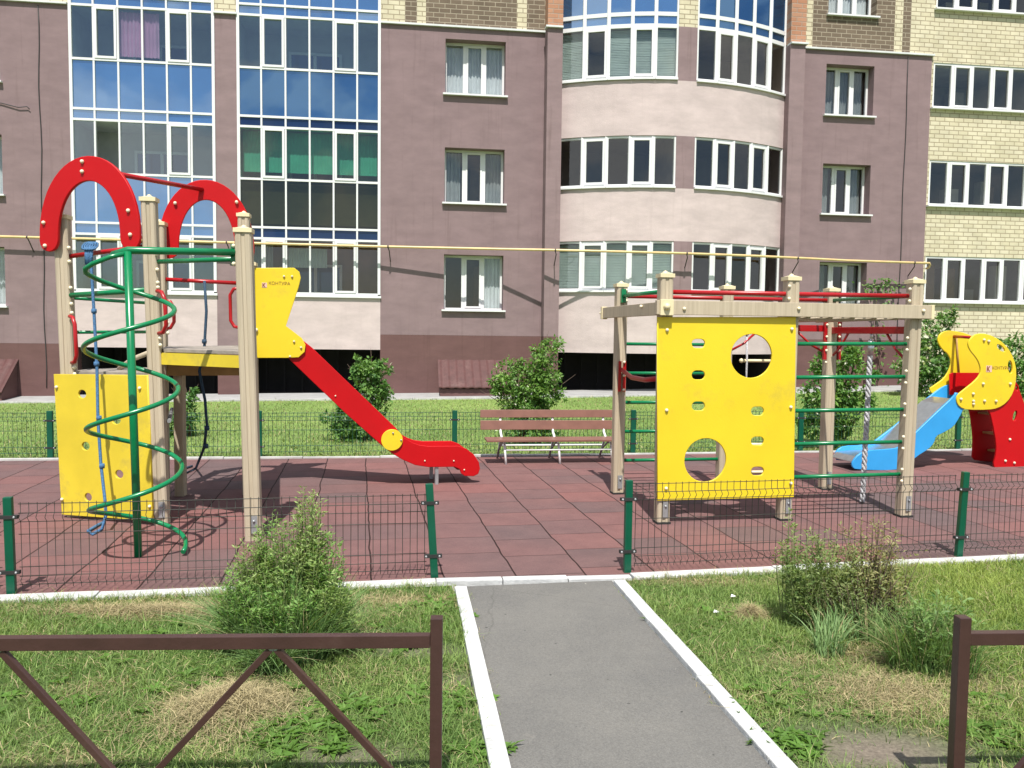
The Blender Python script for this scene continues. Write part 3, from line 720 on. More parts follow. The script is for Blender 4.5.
wall('brick_wall', 'brick_yellow', 12.723, 26, -.4, TOP, yw+[(16.9, 20.5, q[2], q[3]) for q in yw], y0=.02)
b = MB()
for a, c, y_ in ((-22, -10.05, 0), (-6.62, -6.05, 0), (-2.5, 1.75, 0), (1.70, 2.15, -.42), (8.4, 8.88, -.3), (8.83, 12.76, 0)):
    b = MB(); b.box(a, c, y_-.07, y_+.2, Z1+.002, Z2-.002); b.build('ledge', 'ledge', B, local=True)
sty = ['right', 'half', 'sheer', 'sheer']  # top sheer: its paleness stands in for cloud reflected in the glass
for q, s_ in zip(midw, sty): window(*q, style=s_)
for q, s_ in zip(lw, ['sheer', 'sheer', 'half', 'half']): window(*q, style=s_)
for q, s_ in zip(rw, ['half', 'half', 'greyd', 'sheer']): window(*q, style=s_)
for k, q in enumerate(yw):
    window(*q, n=6, sashes=[1, 3, 5], style='none', rm=['room_beige', 'room_dark', 'room_grey', 'room_dark'][k], yin=.04)
    window(16.9, 20.5, q[2], q[3], n=6, sashes=[1, 3, 5], style='half', rm='room_beige', yin=.04)
# loggia glazing
ZR = [2.65, 4.03, 4.31, 5.52, 6.82, 7.08, 8.28, 9.57, 9.83, 10.99, 12.29, 12.55, TOP]
KIND = ['clear', 'small', 'spandrel']*4
def glazing(s0, s1, n, mats, rooms, openp=None):
    b = MB(); b.box(s0, s0+.07, -.03, .06, ZR[0], TOP); b.box(s1-.07, s1, -.03, .06, ZR[0], TOP)
    wds = (s1-s0)/n
    for i in range(1, n): b.box(s0+wds*i-.022, s0+wds*i+.022, -.024, .05, ZR[0], TOP)
    for z in ZR[:-1]: b.box(s0+.07, s1-.07, -.028, .052, z-.028, z+.028)
    b.box(s0-.02, s1+.02, -.06, .1, ZR[0]-.09, ZR[0]-.03)
    g = b.build('balcony_glazing', 'white', B, local=True)
    f = MB()
    for r_, k in enumerate(KIND):
        for i in range(n):
            mt = mats[r_] if isinstance(mats[r_], str) else mats[r_][i]
            a, c = s0+wds*i+.02, s0+wds*(i+1)-.02
            if openp and (r_, i) == openp: continue
            pane(a, c, ZR[r_]+.02, ZR[r_+1]-.02, .012, mt, g)
            if k == 'clear' and i in (1, 4):
                f = MB(); frame_rect(f, a+.01, c-.01, ZR[r_]+.03, ZR[r_+1]-.03, -.045, .055, .06); f.build('sash', 'white', g, local=True)
    if openp:
        pass
    for r_, k in enumerate(KIND):
        if k == 'clear':
            room(s0+.02, s1-.02, ZR[r_]-.0, ZR[r_+1]+.0, rooms[r_//3], y0=.07, depth=1.3, parent=g, m=.0)
    z0s = MB()
    for r_, k in enumerate(KIND):
        if k == 'spandrel': z0s.box(s0+.01, s1-.01, .12, .25, ZR[r_]+.1, ZR[r_+1]-.06)
    z0s.build('parapet', 'pink', g, local=True)
    return g
g1 = glazing(-10.03, -6.6, 6, ['glass_loggia', 'blue', 'blue', 'glass_loggia', 'blue', 'blue', 'glass_loggia', 'blue', 'blue', 'glass_loggia', 'blue', 'blue'], ['room_grey', 'room_grey', 'room_grey', 'room_grey'], openp=(3, 1))
g2 = glazing(-6.07, -2.5, 6, ['glass', 'navy', 'glass_olive', 'glass', 'navy', 'blue_deep', 'glass_loggia', 'blue', 'blue', 'glass_loggia', 'blue', 'blue'], ['room_brown', 'room_green', 'room_grey', 'room_grey'])
curtain(-8.9, -7.95, 8.42, 9.5, .12, 'pink_cloth', g1, 'hanging_cloth')
curtain(-6.0, -2.6, 5.75, 6.78, .3, 'green_cloth', g2, 'green_curtain', .006)
curtain(-4.9, -3.9, 3.35, 3.85, .5, 'curtain_green', g2, 'hanging_cloth'); curtain(-6.0, -5.3, 2.7, 3.95, .6, 'curtain_grey', g2)
# inner windows and objects of the loggias
for s0 in (-10.03, -6.07):
    for r_ in (0, 3, 6, 9):
        b = MB(); z = ZR[r_]; frame_rect(b, s0+1.1, s0+2.5, z+.02, z+.85, 1.28, .07, .05); b.box(s0+1.75, s0+1.83, 1.28, 1.33, z+.05, z+.8)
        b.build('inner_window', 'white', g1 if s0 < -8 else g2, local=True)
        b = MB(); b.box(s0+1.16, s0+2.44, 1.31, 1.34, z+.08, z+.8); b.build('inner_pane', 'navy', g1 if s0 < -8 else g2, local=True)
# parapets under the glazing, dark undercroft
for a, c in ((-10.03, -6.6), (-6.07, -2.5)):
    wall('parapet', 'pink', a, c, 1.22, 2.56, y0=.0)
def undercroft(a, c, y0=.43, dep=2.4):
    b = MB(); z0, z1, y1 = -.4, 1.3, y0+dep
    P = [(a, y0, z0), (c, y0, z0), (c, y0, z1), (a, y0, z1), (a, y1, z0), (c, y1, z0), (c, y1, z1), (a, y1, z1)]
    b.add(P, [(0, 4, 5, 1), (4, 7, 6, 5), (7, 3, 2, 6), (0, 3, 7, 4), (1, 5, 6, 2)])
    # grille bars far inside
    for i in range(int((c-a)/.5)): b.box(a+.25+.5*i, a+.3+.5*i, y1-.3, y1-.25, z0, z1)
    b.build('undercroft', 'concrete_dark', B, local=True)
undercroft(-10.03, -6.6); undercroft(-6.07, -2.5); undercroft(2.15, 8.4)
# rounded bay
SC, SH, WM = 5.275, 3.125, .88
def arc(s_): return -WM*(1-((s_-SC)/SH)**2)-.03
def band(name, mat, a, c, z0, z1, n=28, th=.22, out=0.0, parent=B):
    vs = []; fs = []
    for i in range(n+1):
        s_ = a+(c-a)*i/n; y = arc(s_)-out
        vs += [(s_, y, z0), (s_, y, z1), (s_, y+th, z1), (s_, y+th, z0)]
    for i in range(n):
        o = 4*i; fs += [(o, o+4, o+5, o+1), (o+1, o+5, o+6, o+2), (o+2, o+6, o+7, o+3), (o+3, o+7, o+4, o)]
    fs += [(0, 1, 2, 3), (4*n, 4*n+3, 4*n+2, 4*n+1)]
    b = MB(); b.add(vs, fs); o = b.build(name, mat, parent, local=True)
    return o
bands = [(1.2, 2.80), (4.14, 5.50), (6.84, 8.24)]
for z0, z1 in bands: band('parapet', 'pink', 2.152, 8.398, z0, z1)
band('bay_soffit', 'pink', 2.152, 8.398, 1.205, 1.3, th=1.6, out=-.05)
PA, PB = 5.08, 5.58
for z0, z1 in ((2.8, 4.14), (5.5, 6.84), (8.24, 9.6)): band('pier', 'mauve_pilaster', PA, PB, z0, z1, 4)
band('brick_pier', 'brick_yellow', PA, PB, 9.6, TOP, 4)
def baywin(a, c, z0, z1, style, tall=False):
    n = 5; b = MB(); f = MB(); ps = []
    for i in range(n+1):
        s_ = a+(c-a)*i/n; ps.append((s_, arc(s_)+.03))
    def seg(m_, p, q, za, zb, d0, d1, t0=0, t1=0):
        d = Vector((q[0]-p[0], q[1]-p[1], 0)); L_ = d.length; d.normalize(); nrm = Vector((-d.y, d.x, 0))
        if nrm.y < 0: nrm = -nrm
        A = Vector((*p, 0))+d*t0; Bq = Vector((*q, 0))-d*t1
        vs = []
        for z in (za, zb):
            for pt, dd in ((A, d0), (Bq, d0), (Bq, d1), (A, d1)): vs.append((pt.x+nrm.x*dd, pt.y+nrm.y*dd, z))
        m_.add(vs, [(0, 1, 2, 3), (4, 7, 6, 5), (0, 4, 5, 1), (1, 5, 6, 2), (2, 6, 7, 3), (3, 7, 4, 0)])
    def ztop(i, bottom): return z0 if bottom else z1
    rows = [(z0, z1)] if not tall else [(z0, 9.62), (9.62, 9.92), (9.92, 10.9), (10.9, 12.3), (12.3, 12.6), (12.6, z1)]
    for i in range(n):
        p, q = ps[i], ps[i+1]
        for (ra, rb) in rows:
            seg(b, p, q, ra, ra+.05, 0, .07); seg(b, p, q, rb-.05, rb, 0, .07)
    for i, p in enumerate(ps):
        b.box(p[0]-.045, p[0]+.045, p[1]-.012, p[1]+.075, z0, z1)
    w_ = b.build('bay_window', 'white', B, local=True)
    fr = MB()
    for i in range(n):
        p, q = ps[i], ps[i+1]
        for k, (ra, rb) in enumerate(rows):
            mt = 'glass' if (not tall or k in (0, 3)) else ('blue' if style == 'light' else 'blue_deep')
            m_ = MB(); seg(m_, p, q, ra+.04, rb-.04, .03, .04, .03, .03); m_.build('pane', mt, w_, local=True)
            if i in (1, 3) and (not tall or k in (0, 3)):
                fr = MB()
                for za, zb, t0, t1 in ((ra+.05, ra+.11, .045, .045), (rb-.11, rb-.05, .045, .045)): seg(fr, p, q, za, zb, -.02, .03, t0, t1)
                L_ = math.hypot(q[0]-p[0], q[1]-p[1])
                seg(fr, p, q, ra+.11, rb-.11, -.02, .03, .045, L_-.1); seg(fr, p, q, ra+.11, rb-.11, -.02, .03, L_-.1, .045)
                fr.build('sash', 'white', w_, local=True)
    s = MB()
    for i in range(n): seg(s, (ps[i][0], ps[i][1]), (ps[i+1][0], ps[i+1][1]), z0-.05, z0-.003, -.09, .1)
    s.build('sill', 'white', w_, local=True)
    # blinds / interior
    for i in range(n):
        p, q = ps[i], ps[i+1]
        if style == 'blinds' or (style == 'light' and i != 1):
            m_ = MB(); z = z0+.08
            zt = 9.6 if tall else z1
            while z < zt-.08:
                seg(m_, p, q, z, z+.034, .12+.004*math.sin(z*40), .126, .03, .03); z += .042
            m_.build('blind', 'curtain_green', w_, local=True)
    rm = MB(); a2, c2 = a-.0, c+.0
    zt = 9.62 if tall else z1
    vs = []; fs = []
    fr_pts = [(p[0], p[1]+.09) for p in ps]
    poly = fr_pts+[(c2, 1.9), (a2, 1.9)]
    n2 = len(poly); vs = [(x, y, z0-.1) for x, y in poly]+[(x, y, zt+.1) for x, y in poly]
    fs = [tuple(range(n2)), tuple(range(n2, 2*n2))]+[(i, (i+1) % n2, (i+1) % n2+n2, i+n2) for i in range(n, n2)]
    rm.add(vs, fs); rm.build('room', {'blinds': 'room_grey', 'light': 'room_grey', 'dark': 'room_dark', 'beige': 'room_beige'}[style], w_, local=True)
    return w_
baywin(2.16, PA, 2.85, 4.13, 'blinds'); baywin(PB, 8.39, 2.85, 4.13, 'dark')
baywin(2.16, PA, 5.55, 6.83, 'dark'); baywin(PB, 8.39, 5.55, 6.83, 'dark')
baywin(2.16, PA, 8.30, TOP, 'light', True); baywin(PB, 8.39, 8.28, TOP, 'beige', True)
# body of the building behind the facade, so that it is a real volume
b = MB(); b.box(-22, 26, 3.2, 12, -.4, TOP); b.box(-22, 26, .45, 3.2, TOP-.05, TOP+.25)
b.box(-22, -21.7, .43, 3.2, -.4, TOP-.05); b.box(25.7, 26, .45, 3.2, -.4, TOP-.05)
b.build('rear_block', 'brick_yellow', B, local=True)
for o_ in [x for x in B.children if x.name.startswith('balcony')]: pass

# gas pipe with brackets
gpth = [(-20, .2, 3.9), (-11.6, .2, 3.89), (-2.5, .3, 3.87), (.5, .5, 3.86), (1.9, .85, 3.835), (3.4, 1.12, 3.81), (5.3, 1.2, 3.80), (7.2, 1.1, 3.79), (8.9, .6, 3.81), (10.2, .38, 3.8), (12.66, .36, 3.785)]
b = MB(); b.tube([fw(*p) for p in gpth]+[fw(12.70, .33, 3.74), fw(12.75, .2, 3.68), fw(12.78, .05, 3.66)], .032, 10)
gas = thing('gas_pipe', 'cream gas pipe running along the whole mauve facade above the ground-floor windows', 'pipe', fw(0, .4, 3.87), FY)
b.build('pipe', 'gas', gas)
for s_, w_, z in [(-11.0, .2, 3.89), (-8.0, .23, 3.88), (-6.3, .25, 3.88), (-2.3, .32, 3.87), (1.95, .87, 3.83), (5.33, 1.2, 3.8), (8.6, .7, 3.8), (12.2, .36, 3.79)]:
    back = 0 if not (2.1 < s_ < 8.4) else -arc(s_)
    if s_ in (1.95,): back = .42
    if s_ == 8.6: back = .3
    b = MB(); b.tube([fw(s_, w_, z-.02), fw(s_+.03, w_-.02, z-.1), fw(s_+.06, back-.02, z-.36)], .014, 6); b.tube([fw(s_, w_+.035, z-.03), fw(s_, w_+.035, z+.03)], .02, 6)
    b.build('bracket', 'darkmetal', gas)
def cable(pts, label, r=.012):
    b = MB(); b.tube([fw(*p) for p in pts], r, 5)
    p0_ = fw(*pts[0]); o = b.build('cable', 'cable', origin=p0_); tag(o, label, 'cable')
cable([(-10.72+.02*math.sin(z*2.3), .014, z) for z in np.linspace(9.5, .2, 20)], 'thin black cable hanging down the mauve wall at the far left')
cable([(12.0+.012*math.sin(z*1.9), .014, z) for z in np.linspace(9.5, 1.2, 16)], 'thin dark cable running down the mauve wall beside the yellow brick')
cable([(-11.95, .014, 7.1), (-11.6, .03, 7.12), (-11.2, .04, 7.03), (-11.0, .05, 7.06), (-10.95, .04, 7.0)], 'short loose cable end sticking out of the wall at far left')

# basement hatches
def hatch(s0, s1, zt, zb, w_, label):
    h = thing('basement_hatch', label, 'hatch', fw((s0+s1)/2, 0, 0), FY)
    b = MB(); n = int((s1-s0)/.05); vs = []; fs = []
    for i in range(n+1):
        s_ = s0+(s1-s0)*i/n; e = .012 if i % 4 < 2 else 0
        vs += [fw(s_, .01, zt+e), fw(s_, w_+.04, zb+e), fw(s_, w_+.04, zb-.03+e), fw(s_, .01, zt-.03+e)]
    for i in range(n):
        o = 4*i; fs += [(o, o+1, o+5, o+4), (o+1, o+2, o+6, o+5), (o+2, o+3, o+7, o+6)]
    fs += [(0, 3, 2, 1), (4*n, 4*n+1, 4*n+2, 4*n+3)]
    b.add(vs, fs); b.build('lid', 'hatch', h)
    b = MB(); z0 = zk((s0+s1)/2)-.1
    sm = .04
    P = [fw(s, w2, z) for s in (s0+sm, s1-sm) for w2, z in ((0.012, z0), (w_-.04, z0), (w_-.04, zb-.06), (0.012, zt-.06))]
    b.add(P, [(0, 1, 2, 3), (7, 6, 5, 4), (0, 4, 5, 1), (1, 5, 6, 2), (2, 6, 7, 3)]); b.build('base', 'plinth', h)
hatch(-1.0, 1.15, .97, .3, .75, 'plum sheet-metal basement hatch against the wall behind the bench')
hatch(-13.4, -11.35, .9, .15, .9, 'dark basement hatch against the wall at the far left edge')

# ================================================================== FENCES
def mesh_fence(name, label, runs, posts, zt, wire='wire', step=.05, wr=.0024, folds=((-.0, -.06), ), lift=.03, post_h=.65, postw=(.052, .04), tilts=None, group=None):
    root = thing(name, label, 'fence', posts[0], 0, group)
    for (a, c) in runs:
        d = c-a; L_ = d.length; u = d.normalized(); nrm = Vector((u.y, -u.x, 0))   # towards camera
        n = int(L_/step); b = MB(); off = (L_-n*step)/2
        hz = [zt, zt-.06, zt-.115, .36, .15, .09, .035] if wire == 'wire' else [zt, zt-.05, zt-.1, .33, .12, .04]
        for i in range(n+1):
            p = a+u*(off+i*step)+nrm*random.uniform(-.002, .002)
            sag = random.uniform(-.003, .003)
            if wire == 'wire':
                prof = [(.012, .0), (.035, .0), (.065, .028), (.09, 0), (zt-.115, 0), (zt-.085, .03), (zt-.055, 0), (zt+.008, 0)]
            else:
                prof = [(.012, .0), (.04, .0), (.08, .02), (.12, 0), (zt-.1, 0), (zt-.075, .025), (zt-.05, 0), (zt+.008, 0)]
            b.tube([p+nrm*q+u*sag*(z/zt)+Vector((0, 0, z+lift)) for z, q in prof], wr, 4, cap=False)
        for z in hz:
            k = 6; b.tube([a+u*(L_*j/k)+nrm*(wr*2)+Vector((0, 0, z+lift+random.uniform(-.0015, .0015))) for j in range(k+1)], wr*1.1, 4)
        b.build('mesh_panel', wire, root)
    yaw = math.degrees(math.atan2((runs[0][1]-runs[0][0]).y, (runs[0][1]-runs[0][0]).x))
    for i, p in enumerate(posts):
        tx = (tilts or {}).get(i, (0, 0)); b = MB()
        ph_ = (tx[2] if len(tx) > 2 else post_h); top = Vector((p.x+tx[0], p.y+tx[1], ph_)); bot = Vector((p.x, p.y, -.05))
        b.bar(bot, top, postw[0], postw[1], up=(math.sin(R(-yaw)), math.cos(R(yaw)), 0))
        po = b.build('post', 'fencegreen', root, bev=.006)
        c = MB(); ax = (top-bot)
        for z in (post_h*.24, post_h*.80):
            q = bot+ax*((z+.05)/(post_h+.05)); c = MB(); c.obox(q+Vector((0, -.012, 0)), (postw[0]+.07, .03, .022), yaw); c.build('clamp', 'black', po)
        for z in (post_h*.24, post_h*.80):
            q = bot+ax*((z+.05)/(post_h+.05))
            for sg in (-1, 1):
                c = MB(); c.ball(q+Vector((sg*(postw[0]/2+.02)*math.cos(R(yaw)), -.03+sg*.008, 0)), .009, 6)
                c.build('bolt', 'greymetal', po)
    return root
u1 = (FL1-FL0).normalized(); u2 = (FR1-FR0).normalized()
mesh_fence('mesh_fence', 'low dark mesh fence with green posts in front of the spiral climber',
           [(FL0+u1*.05, FL1-u1*.06), (FLx+u1*.05, FL0-u1*.05)], [FL0, FL1, FLx], .555, tilts={0: (-.01, 0, .63), 1: (-.045, 0, .66)})
mesh_fence('mesh_fence', 'low dark mesh fence with green posts in front of the yellow round-holed panel',
           [(FR0+u2*.05, FR1-u2*.05), (FR1+u2*.05, FRx-u2*.05)], [FR0, FR1, FRx], .61, tilts={1: (.03, 0)}, post_h=.67)
bu = (BK2-BK1).normalized(); bv = (BK1-BK0).normalized()
bposts = []
pb = [BK1+(gp(x_, 458)-BK1) for x_ in ()]
def onback(px):   # back fence line position under pixel column px
    a, c = (BK0, BK1) if px < 372 else (BK1, BK2); a = a+Vector((0, .1, 0)); c = c+Vector((0, .1, 0))
    k = (px-512)/FPX; d = c-a; t_ = (k*a.y*1.002-a.x)/(d.x-k*d.y*1.002); return a+d*t_
bp = [onback(x_) for x_ in (-160, 49, 259, 455, 634, 802, 960, 1110)]
mesh_fence('mesh_fence', 'long low green mesh fence along the far side of the playground before the lawn',
           [(bp[i]+(bp[i+1]-bp[i]).normalized()*.04, bp[i+1]-(bp[i+1]-bp[i]).normalized()*.04) for i in range(7)], bp, .56, 'wireg', .055, .003, lift=.04, post_h=.63, postw=(.07, .05))

def rail_fence(label, posts, zz, railz=.638, diag=None):
    root = thing('rail_fence', label, 'fence', (*posts[0][:2], 0))
    P = [Vector((x, y, 0)) for x, y in posts]; yaw = math.degrees(math.atan2(P[1].y-P[0].y, P[1].x-P[0].x))
    for p in P:
        b = MB(); b.obox((p.x, p.y, .335), (.042, .042, .77), yaw); po = b.build('post', 'brown', root, bev=.003)
    d = (P[1]-P[0]); u = d.normalized(); a = P[0]+u*.022; c = P[1]-u*.022; up = Vector((0, 0, 1))
    for z, h in ((railz, .044), ):
        b = MB(); b.bar(a+up*z, c+up*z, .034, h); b.build('rail', 'brown', root, bev=.002)
    b = MB()
    for q0, q1 in diag:
        A = P[0]+u*q0[0]+up*q0[1]; C = P[0]+u*q1[0]+up*q1[1]; b = MB(); b.bar(A, C, .022, .022); b.build('brace', 'brown', root, bev=.002)
    b = MB()
    for q0, q1 in diag:
        for q in (q0, q1):
            if q[1] > .4: b.ball(P[0]+u*q[0]+up*(q[1]+.004), .017, 8, .8)
    b.build('weld', 'greymetal', root)
# measured positions along the near rails
rail_fence('brown painted tube rail fence with V braces crossing the lower left grass', [(-.25, 2.80), (-2.62, 2.68)], 0,
           diag=[((.545, .612), (.1, .115)), ((.565, .612), (1.02, .115)), ((1.46, .612), (1.04, .115)), ((1.5, .612), (1.92, .115)), ((2.33, .612), (1.95, .115))])
rail_fence('brown painted tube rail fence at the lower right corner of the grass', [(1.602, 2.87), (3.6, 2.98)], 0, railz=.642,
           diag=[((.2, .12), (.62, .612)), ((.64, .612), (1.07, .12))])

# ================================================================== LEFT PLAY TOWER
T = thing('play_tower', 'large climbing tower with red arches, green spiral pole and red slide', 'climbing tower', (-2.9, 7.2, 0))
LEAN = -.026
def post(name, base, ztop, parent, lean=(0, 0), w_=.115, yaw=0, grooves=True, mat='post', cap='cream', foot=True, z0=-.03, capo=.012):
    b = MB(); x, y = base; h = w_/2; ch = .012
    prof = [(-h+ch, -h), (-.018, -h), (-.012, -h+.008), (.012, -h+.008), (.018, -h), (h-ch, -h), (h, -h+ch), (h, -.018), (h-.008, -.012), (h-.008, .012), (h, .018), (h, h-ch), (h-ch, h), (-h+ch, h), (-h, h-ch), (-h, -h+ch)]
    c, s = math.cos(R(yaw)), math.sin(R(yaw)); n = len(prof); vs = []
    K = 6
    for k in range(K+1):
        z = z0+(ztop-z0)*k/K
        for px, py in prof: vs.append((x+lean[0]*z+px*c-py*s, y+lean[1]*z+px*s+py*c, z))
    fs = [tuple(range(n))[::-1], tuple(range(K*n, K*n+n))]
    for k in range(K):
        for i in range(n): fs.append((k*n+i, k*n+(i+1) % n, (k+1)*n+(i+1) % n, (k+1)*n+i))
    b.add(vs, fs); po = b.build(name, mat, parent)
    tx, ty = x+lean[0]*ztop, y+lean[1]*ztop
    b = MB(); m = Matrix.Rotation(R(yaw), 3, 'Z')
    b.obox((tx, ty, ztop+.012), (w_+.018, w_+.018, .034), yaw)
    a = (w_+.018)/2-.008; V = [Vector((tx, ty, ztop+.029))+m @ Vector(q) for q in ((-a, -a, 0), (a, -a, 0), (a, a, 0), (-a, a, 0), (-.02, -.02, .013), (.02, -.02, .013), (.02, .02, .013), (-.02, .02, .013))]
    b.add(V, [(0, 1, 5, 4), (1, 2, 6, 5), (2, 3, 7, 6), (3, 0, 4, 7), (4, 5, 6, 7), (3, 2, 1, 0)]); b.ball((tx, ty, ztop+.036), .024, 8)
    b.build('cap', cap, po)
    if foot:
        b = MB(); q = Vector((x, y, 0))+m @ Vector((.012, -h-.004, .14)); b.obox(q, (.05, .008, .14), yaw); b.ball(q+Vector((0, -.008, .03)), .012, 6)
        b.build('foot_bracket', 'greymetal', po)
    return po
PA_, PB_, PC_, PD_, PE_ = (-3.92, 7.38), (-3.03, 7.12), (-3.50, 8.25), (-2.075, 6.62), (-2.70, 8.45)
ln = (LEAN, 0)
post('post', PA_, 2.66, T, ln, yaw=8); post('post', PB_, 2.78, T, ln, yaw=8); post('post', PC_, 2.72, T, (.0, 0), yaw=8)
post('post', PD_, 2.47, T, ln, yaw=8, w_=.125); post('post', PE_, 2.84, T, (-.01, 0), yaw=8, w_=.11); post('post', (-2.83, 9.06), 2.4, T, (-.01, 0), yaw=8, w_=.11)
def at(P, z, dx=0, dy=0, lean=LEAN): return Vector((P[0]+lean*z+dx, P[1]+dy, z))
def bolts(pts, parent, mat='bolt', r=.018, name='bolt'):
    for p in pts: b = MB(); b.ball(p, r, 8); o_ = b.build(name, mat, parent)
    return o_
# arches
def arch_outline(cx, zb, hw, h, t, foot=.1, asym=0):
    out = []; n = 26
    for i in range(n+1):
        a = math.pi*(1-i/n); out.append((cx+hw*math.cos(a)*(1 if True else 1), zb+.10+(h-.10)*math.sin(a)**.92 if math.sin(a) > 0 else zb+.10))
    # right foot
    r = t/2
    for i in range(1, 8): a = -math.pi*i/8; out.append((cx+hw-r+r*math.cos(a), zb+.10+(r)*math.sin(a)*1.0))
    for i in range(n+1):
        a = math.pi*i/n; out.append((cx+(hw-t)*math.cos(a), zb+.10+(h-.10-t*1.05)*max(0, math.sin(a))**.92))
    for i in range(1, 8): a = -math.pi*i/8; out.append((cx-hw+r+r*math.cos(a), zb+.10+r*math.sin(a)))
    return out
# front arch follows the plane of posts A-B
ya = math.degrees(math.atan2(PB_[1]-PA_[1], PB_[0]-PA_[0]))
cxm = (gp(91, 330, 1.69)); 
oa = onpl(91, 200, (PA_[0], PA_[1]-.075), ya)
def pl(px, py, P, yaw): return onpl(px, py, P, yaw)
PPa = (PA_[0], PA_[1]-.115)
s_l, zb_ = pl(41, 252, PPa, ya); s_r, _ = pl(141, 241, PPa, ya); _, zt_ = pl(91, 156, PPa, ya)
ar = board('arch', 'red', T, arch_outline((s_l+s_r)/2, zb_, (s_r-s_l)/2, zt_-zb_, .2), PPa, ya, thick=.03, bev=.005)
def bpt(px, py, P, yaw, d=-.022):
    s, z = pl(px, py, P, yaw); c, sn = math.cos(R(yaw)), math.sin(R(yaw)); return Vector((P[0]+s*c-sn*d, P[1]+s*sn+c*d, z))
bolts([bpt(x, y, PPa, ya) for x, y in ((84, 162), (84, 172), (45.5, 223), (47, 246), (130, 211), (132, 235))], ar)
PPb = (PC_[0], PC_[1]-.03); yb = math.degrees(math.atan2(PE_[1]-PC_[1], PE_[0]-PC_[0]))
s_l, zb_ = pl(157, 258, PPb, yb); s_r, _ = pl(254, 255, PPb, yb); _, zt_ = pl(203, 178, PPb, yb)
ar = board('arch', 'red', T, arch_outline((s_l+s_r)/2, zb_, (s_r-s_l)/2, zt_-zb_, .19), PPb, yb, depth=.1, thick=.03, bev=.005)
bolts([bpt(x, y, PPb, yb, .07) for x, y in ((174, 202), (236, 201))], ar)
def tubepart(name, mat, pts, r, parent=T, n=10, bo=True):
    b = MB(); b.tube(pts, r, n); return b.build(name, mat, parent)
top1 = bpt(112, 173, PPa, ya, .0); top2 = bpt(201, 188, PPb, yb, .09)
tubepart('tie_bar', 'redtube', [top1, top2], .022)
# red bar between feet of front arch
a1 = at(PA_, 2.33, .05, .0); b1 = at(PB_, 2.40, -.05, 0)
tubepart('cross_bar', 'redtube', [a1, b1], .02)
# spiral pole
spb = Vector((-2.763, 6.066, 0)); spt = Vector((-2.763+LEAN*2.25, 6.1, 2.26))
sp = tubepart('spiral_pole', 'green', [spb-Vector((0, 0, .05)), spt], .029)
pts = []
turns = 3.5; NN = 150
for i in range(NN+1):
    f_ = i/NN; ang = math.pi-2*math.pi*turns*f_     # clockwise from above, going down
    z = 2.10-2.06*f_
    rr = .305+.02*f_
    cx_ = spb.x+(spt.x-spb.x)*z/2.26; cy_ = spb.y+.02
    pts.append((cx_+rr*math.cos(ang), cy_+rr*math.sin(ang), z))
pts = [(spt.x, spt.y, 2.25), (spt.x-.1, spt.y-.06, 2.215), (spt.x-.22, spt.y-.07, 2.165), (spt.x-.29, spt.y-.045, 2.13)]+pts
b = MB(); b.tube(pts, .018, 10); b.build('spiral', 'green', sp)
tubepart('handrail', 'green', [(spt.x-.13, spt.y+.05, 2.24), (spt.x, spt.y, 2.27), at(PD_, 2.31, -.04, -.02)], .028)
tubepart('cross_bar', 'green', [at(PB_, 2.27, .06, -.02), at(PD_, 2.26, -.06, .0)], .02)
b = MB(); q = at(PD_, 2.29, -.075, -.0); b.obox(q, (.05, .06, .17)); b.build('clamp', 'green', T); bolts([q+Vector((0, -.035, .07)), q+Vector((0, -.035, -.07))], T)
# green bars between A, B and C
tubepart('cross_bar', 'green', [at(PA_, 1.985, .04, -.02), at(PB_, 2.03, -.02, -.03)], .023)
tubepart('cross_bar', 'green', [at(PA_, 1.965, .04, .05), at(PC_, 1.95, 0, 0)], .016)
tubepart('cross_bar', 'green', [at(PA_, 1.66, .04, .03), at(PC_, 1.67, .09, 0)], .016)
bolts([at(PA_, z, .075, -.05) for z in (2.40, 2.28, 2.05, 1.91, 1.83, 1.79, 1.35, 1.29)]+[at(PB_, z, .07, -.06) for z in (2.33, 2.2, 2.09, 2.05, 1.62, 1.56)]+[at(PC_, z, .1, -.07, 0) for z in (1.66, 1.76)], T)
def handle(P, zt, zb, dx, dy, bulge, lean=LEAN):
    a = at(P, zt, dx, dy, lean); c = at(P, zb, dx, dy, lean); o_ = Vector(bulge)
    tubepart('grab_handle', 'redtube', [a, a+o_*.6+Vector((0, 0, -.01)), a+o_+Vector((0, 0, -.07)), c+o_+Vector((0, 0, .07)), c+o_*.6+Vector((0, 0, .01)), c], .017)
handle(PA_, 1.80, 1.39, .06, -.06, (.07, -.05, 0)); handle(PB_, 2.02, 1.66, .06, -.06, (.09, -.06, 0))
handle(PC_, 1.98, 1.70, .06, -.04, (.09, 0, 0), 0); handle(PE_, 2.12, 1.72, -.05, -.04, (-.09, 0, 0), -.01)
tubepart('cross_bar', 'redtube', [at(PC_, 2.19, .05, 0, 0), at(PE_, 2.17, -.03, 0, -.01)], .02)
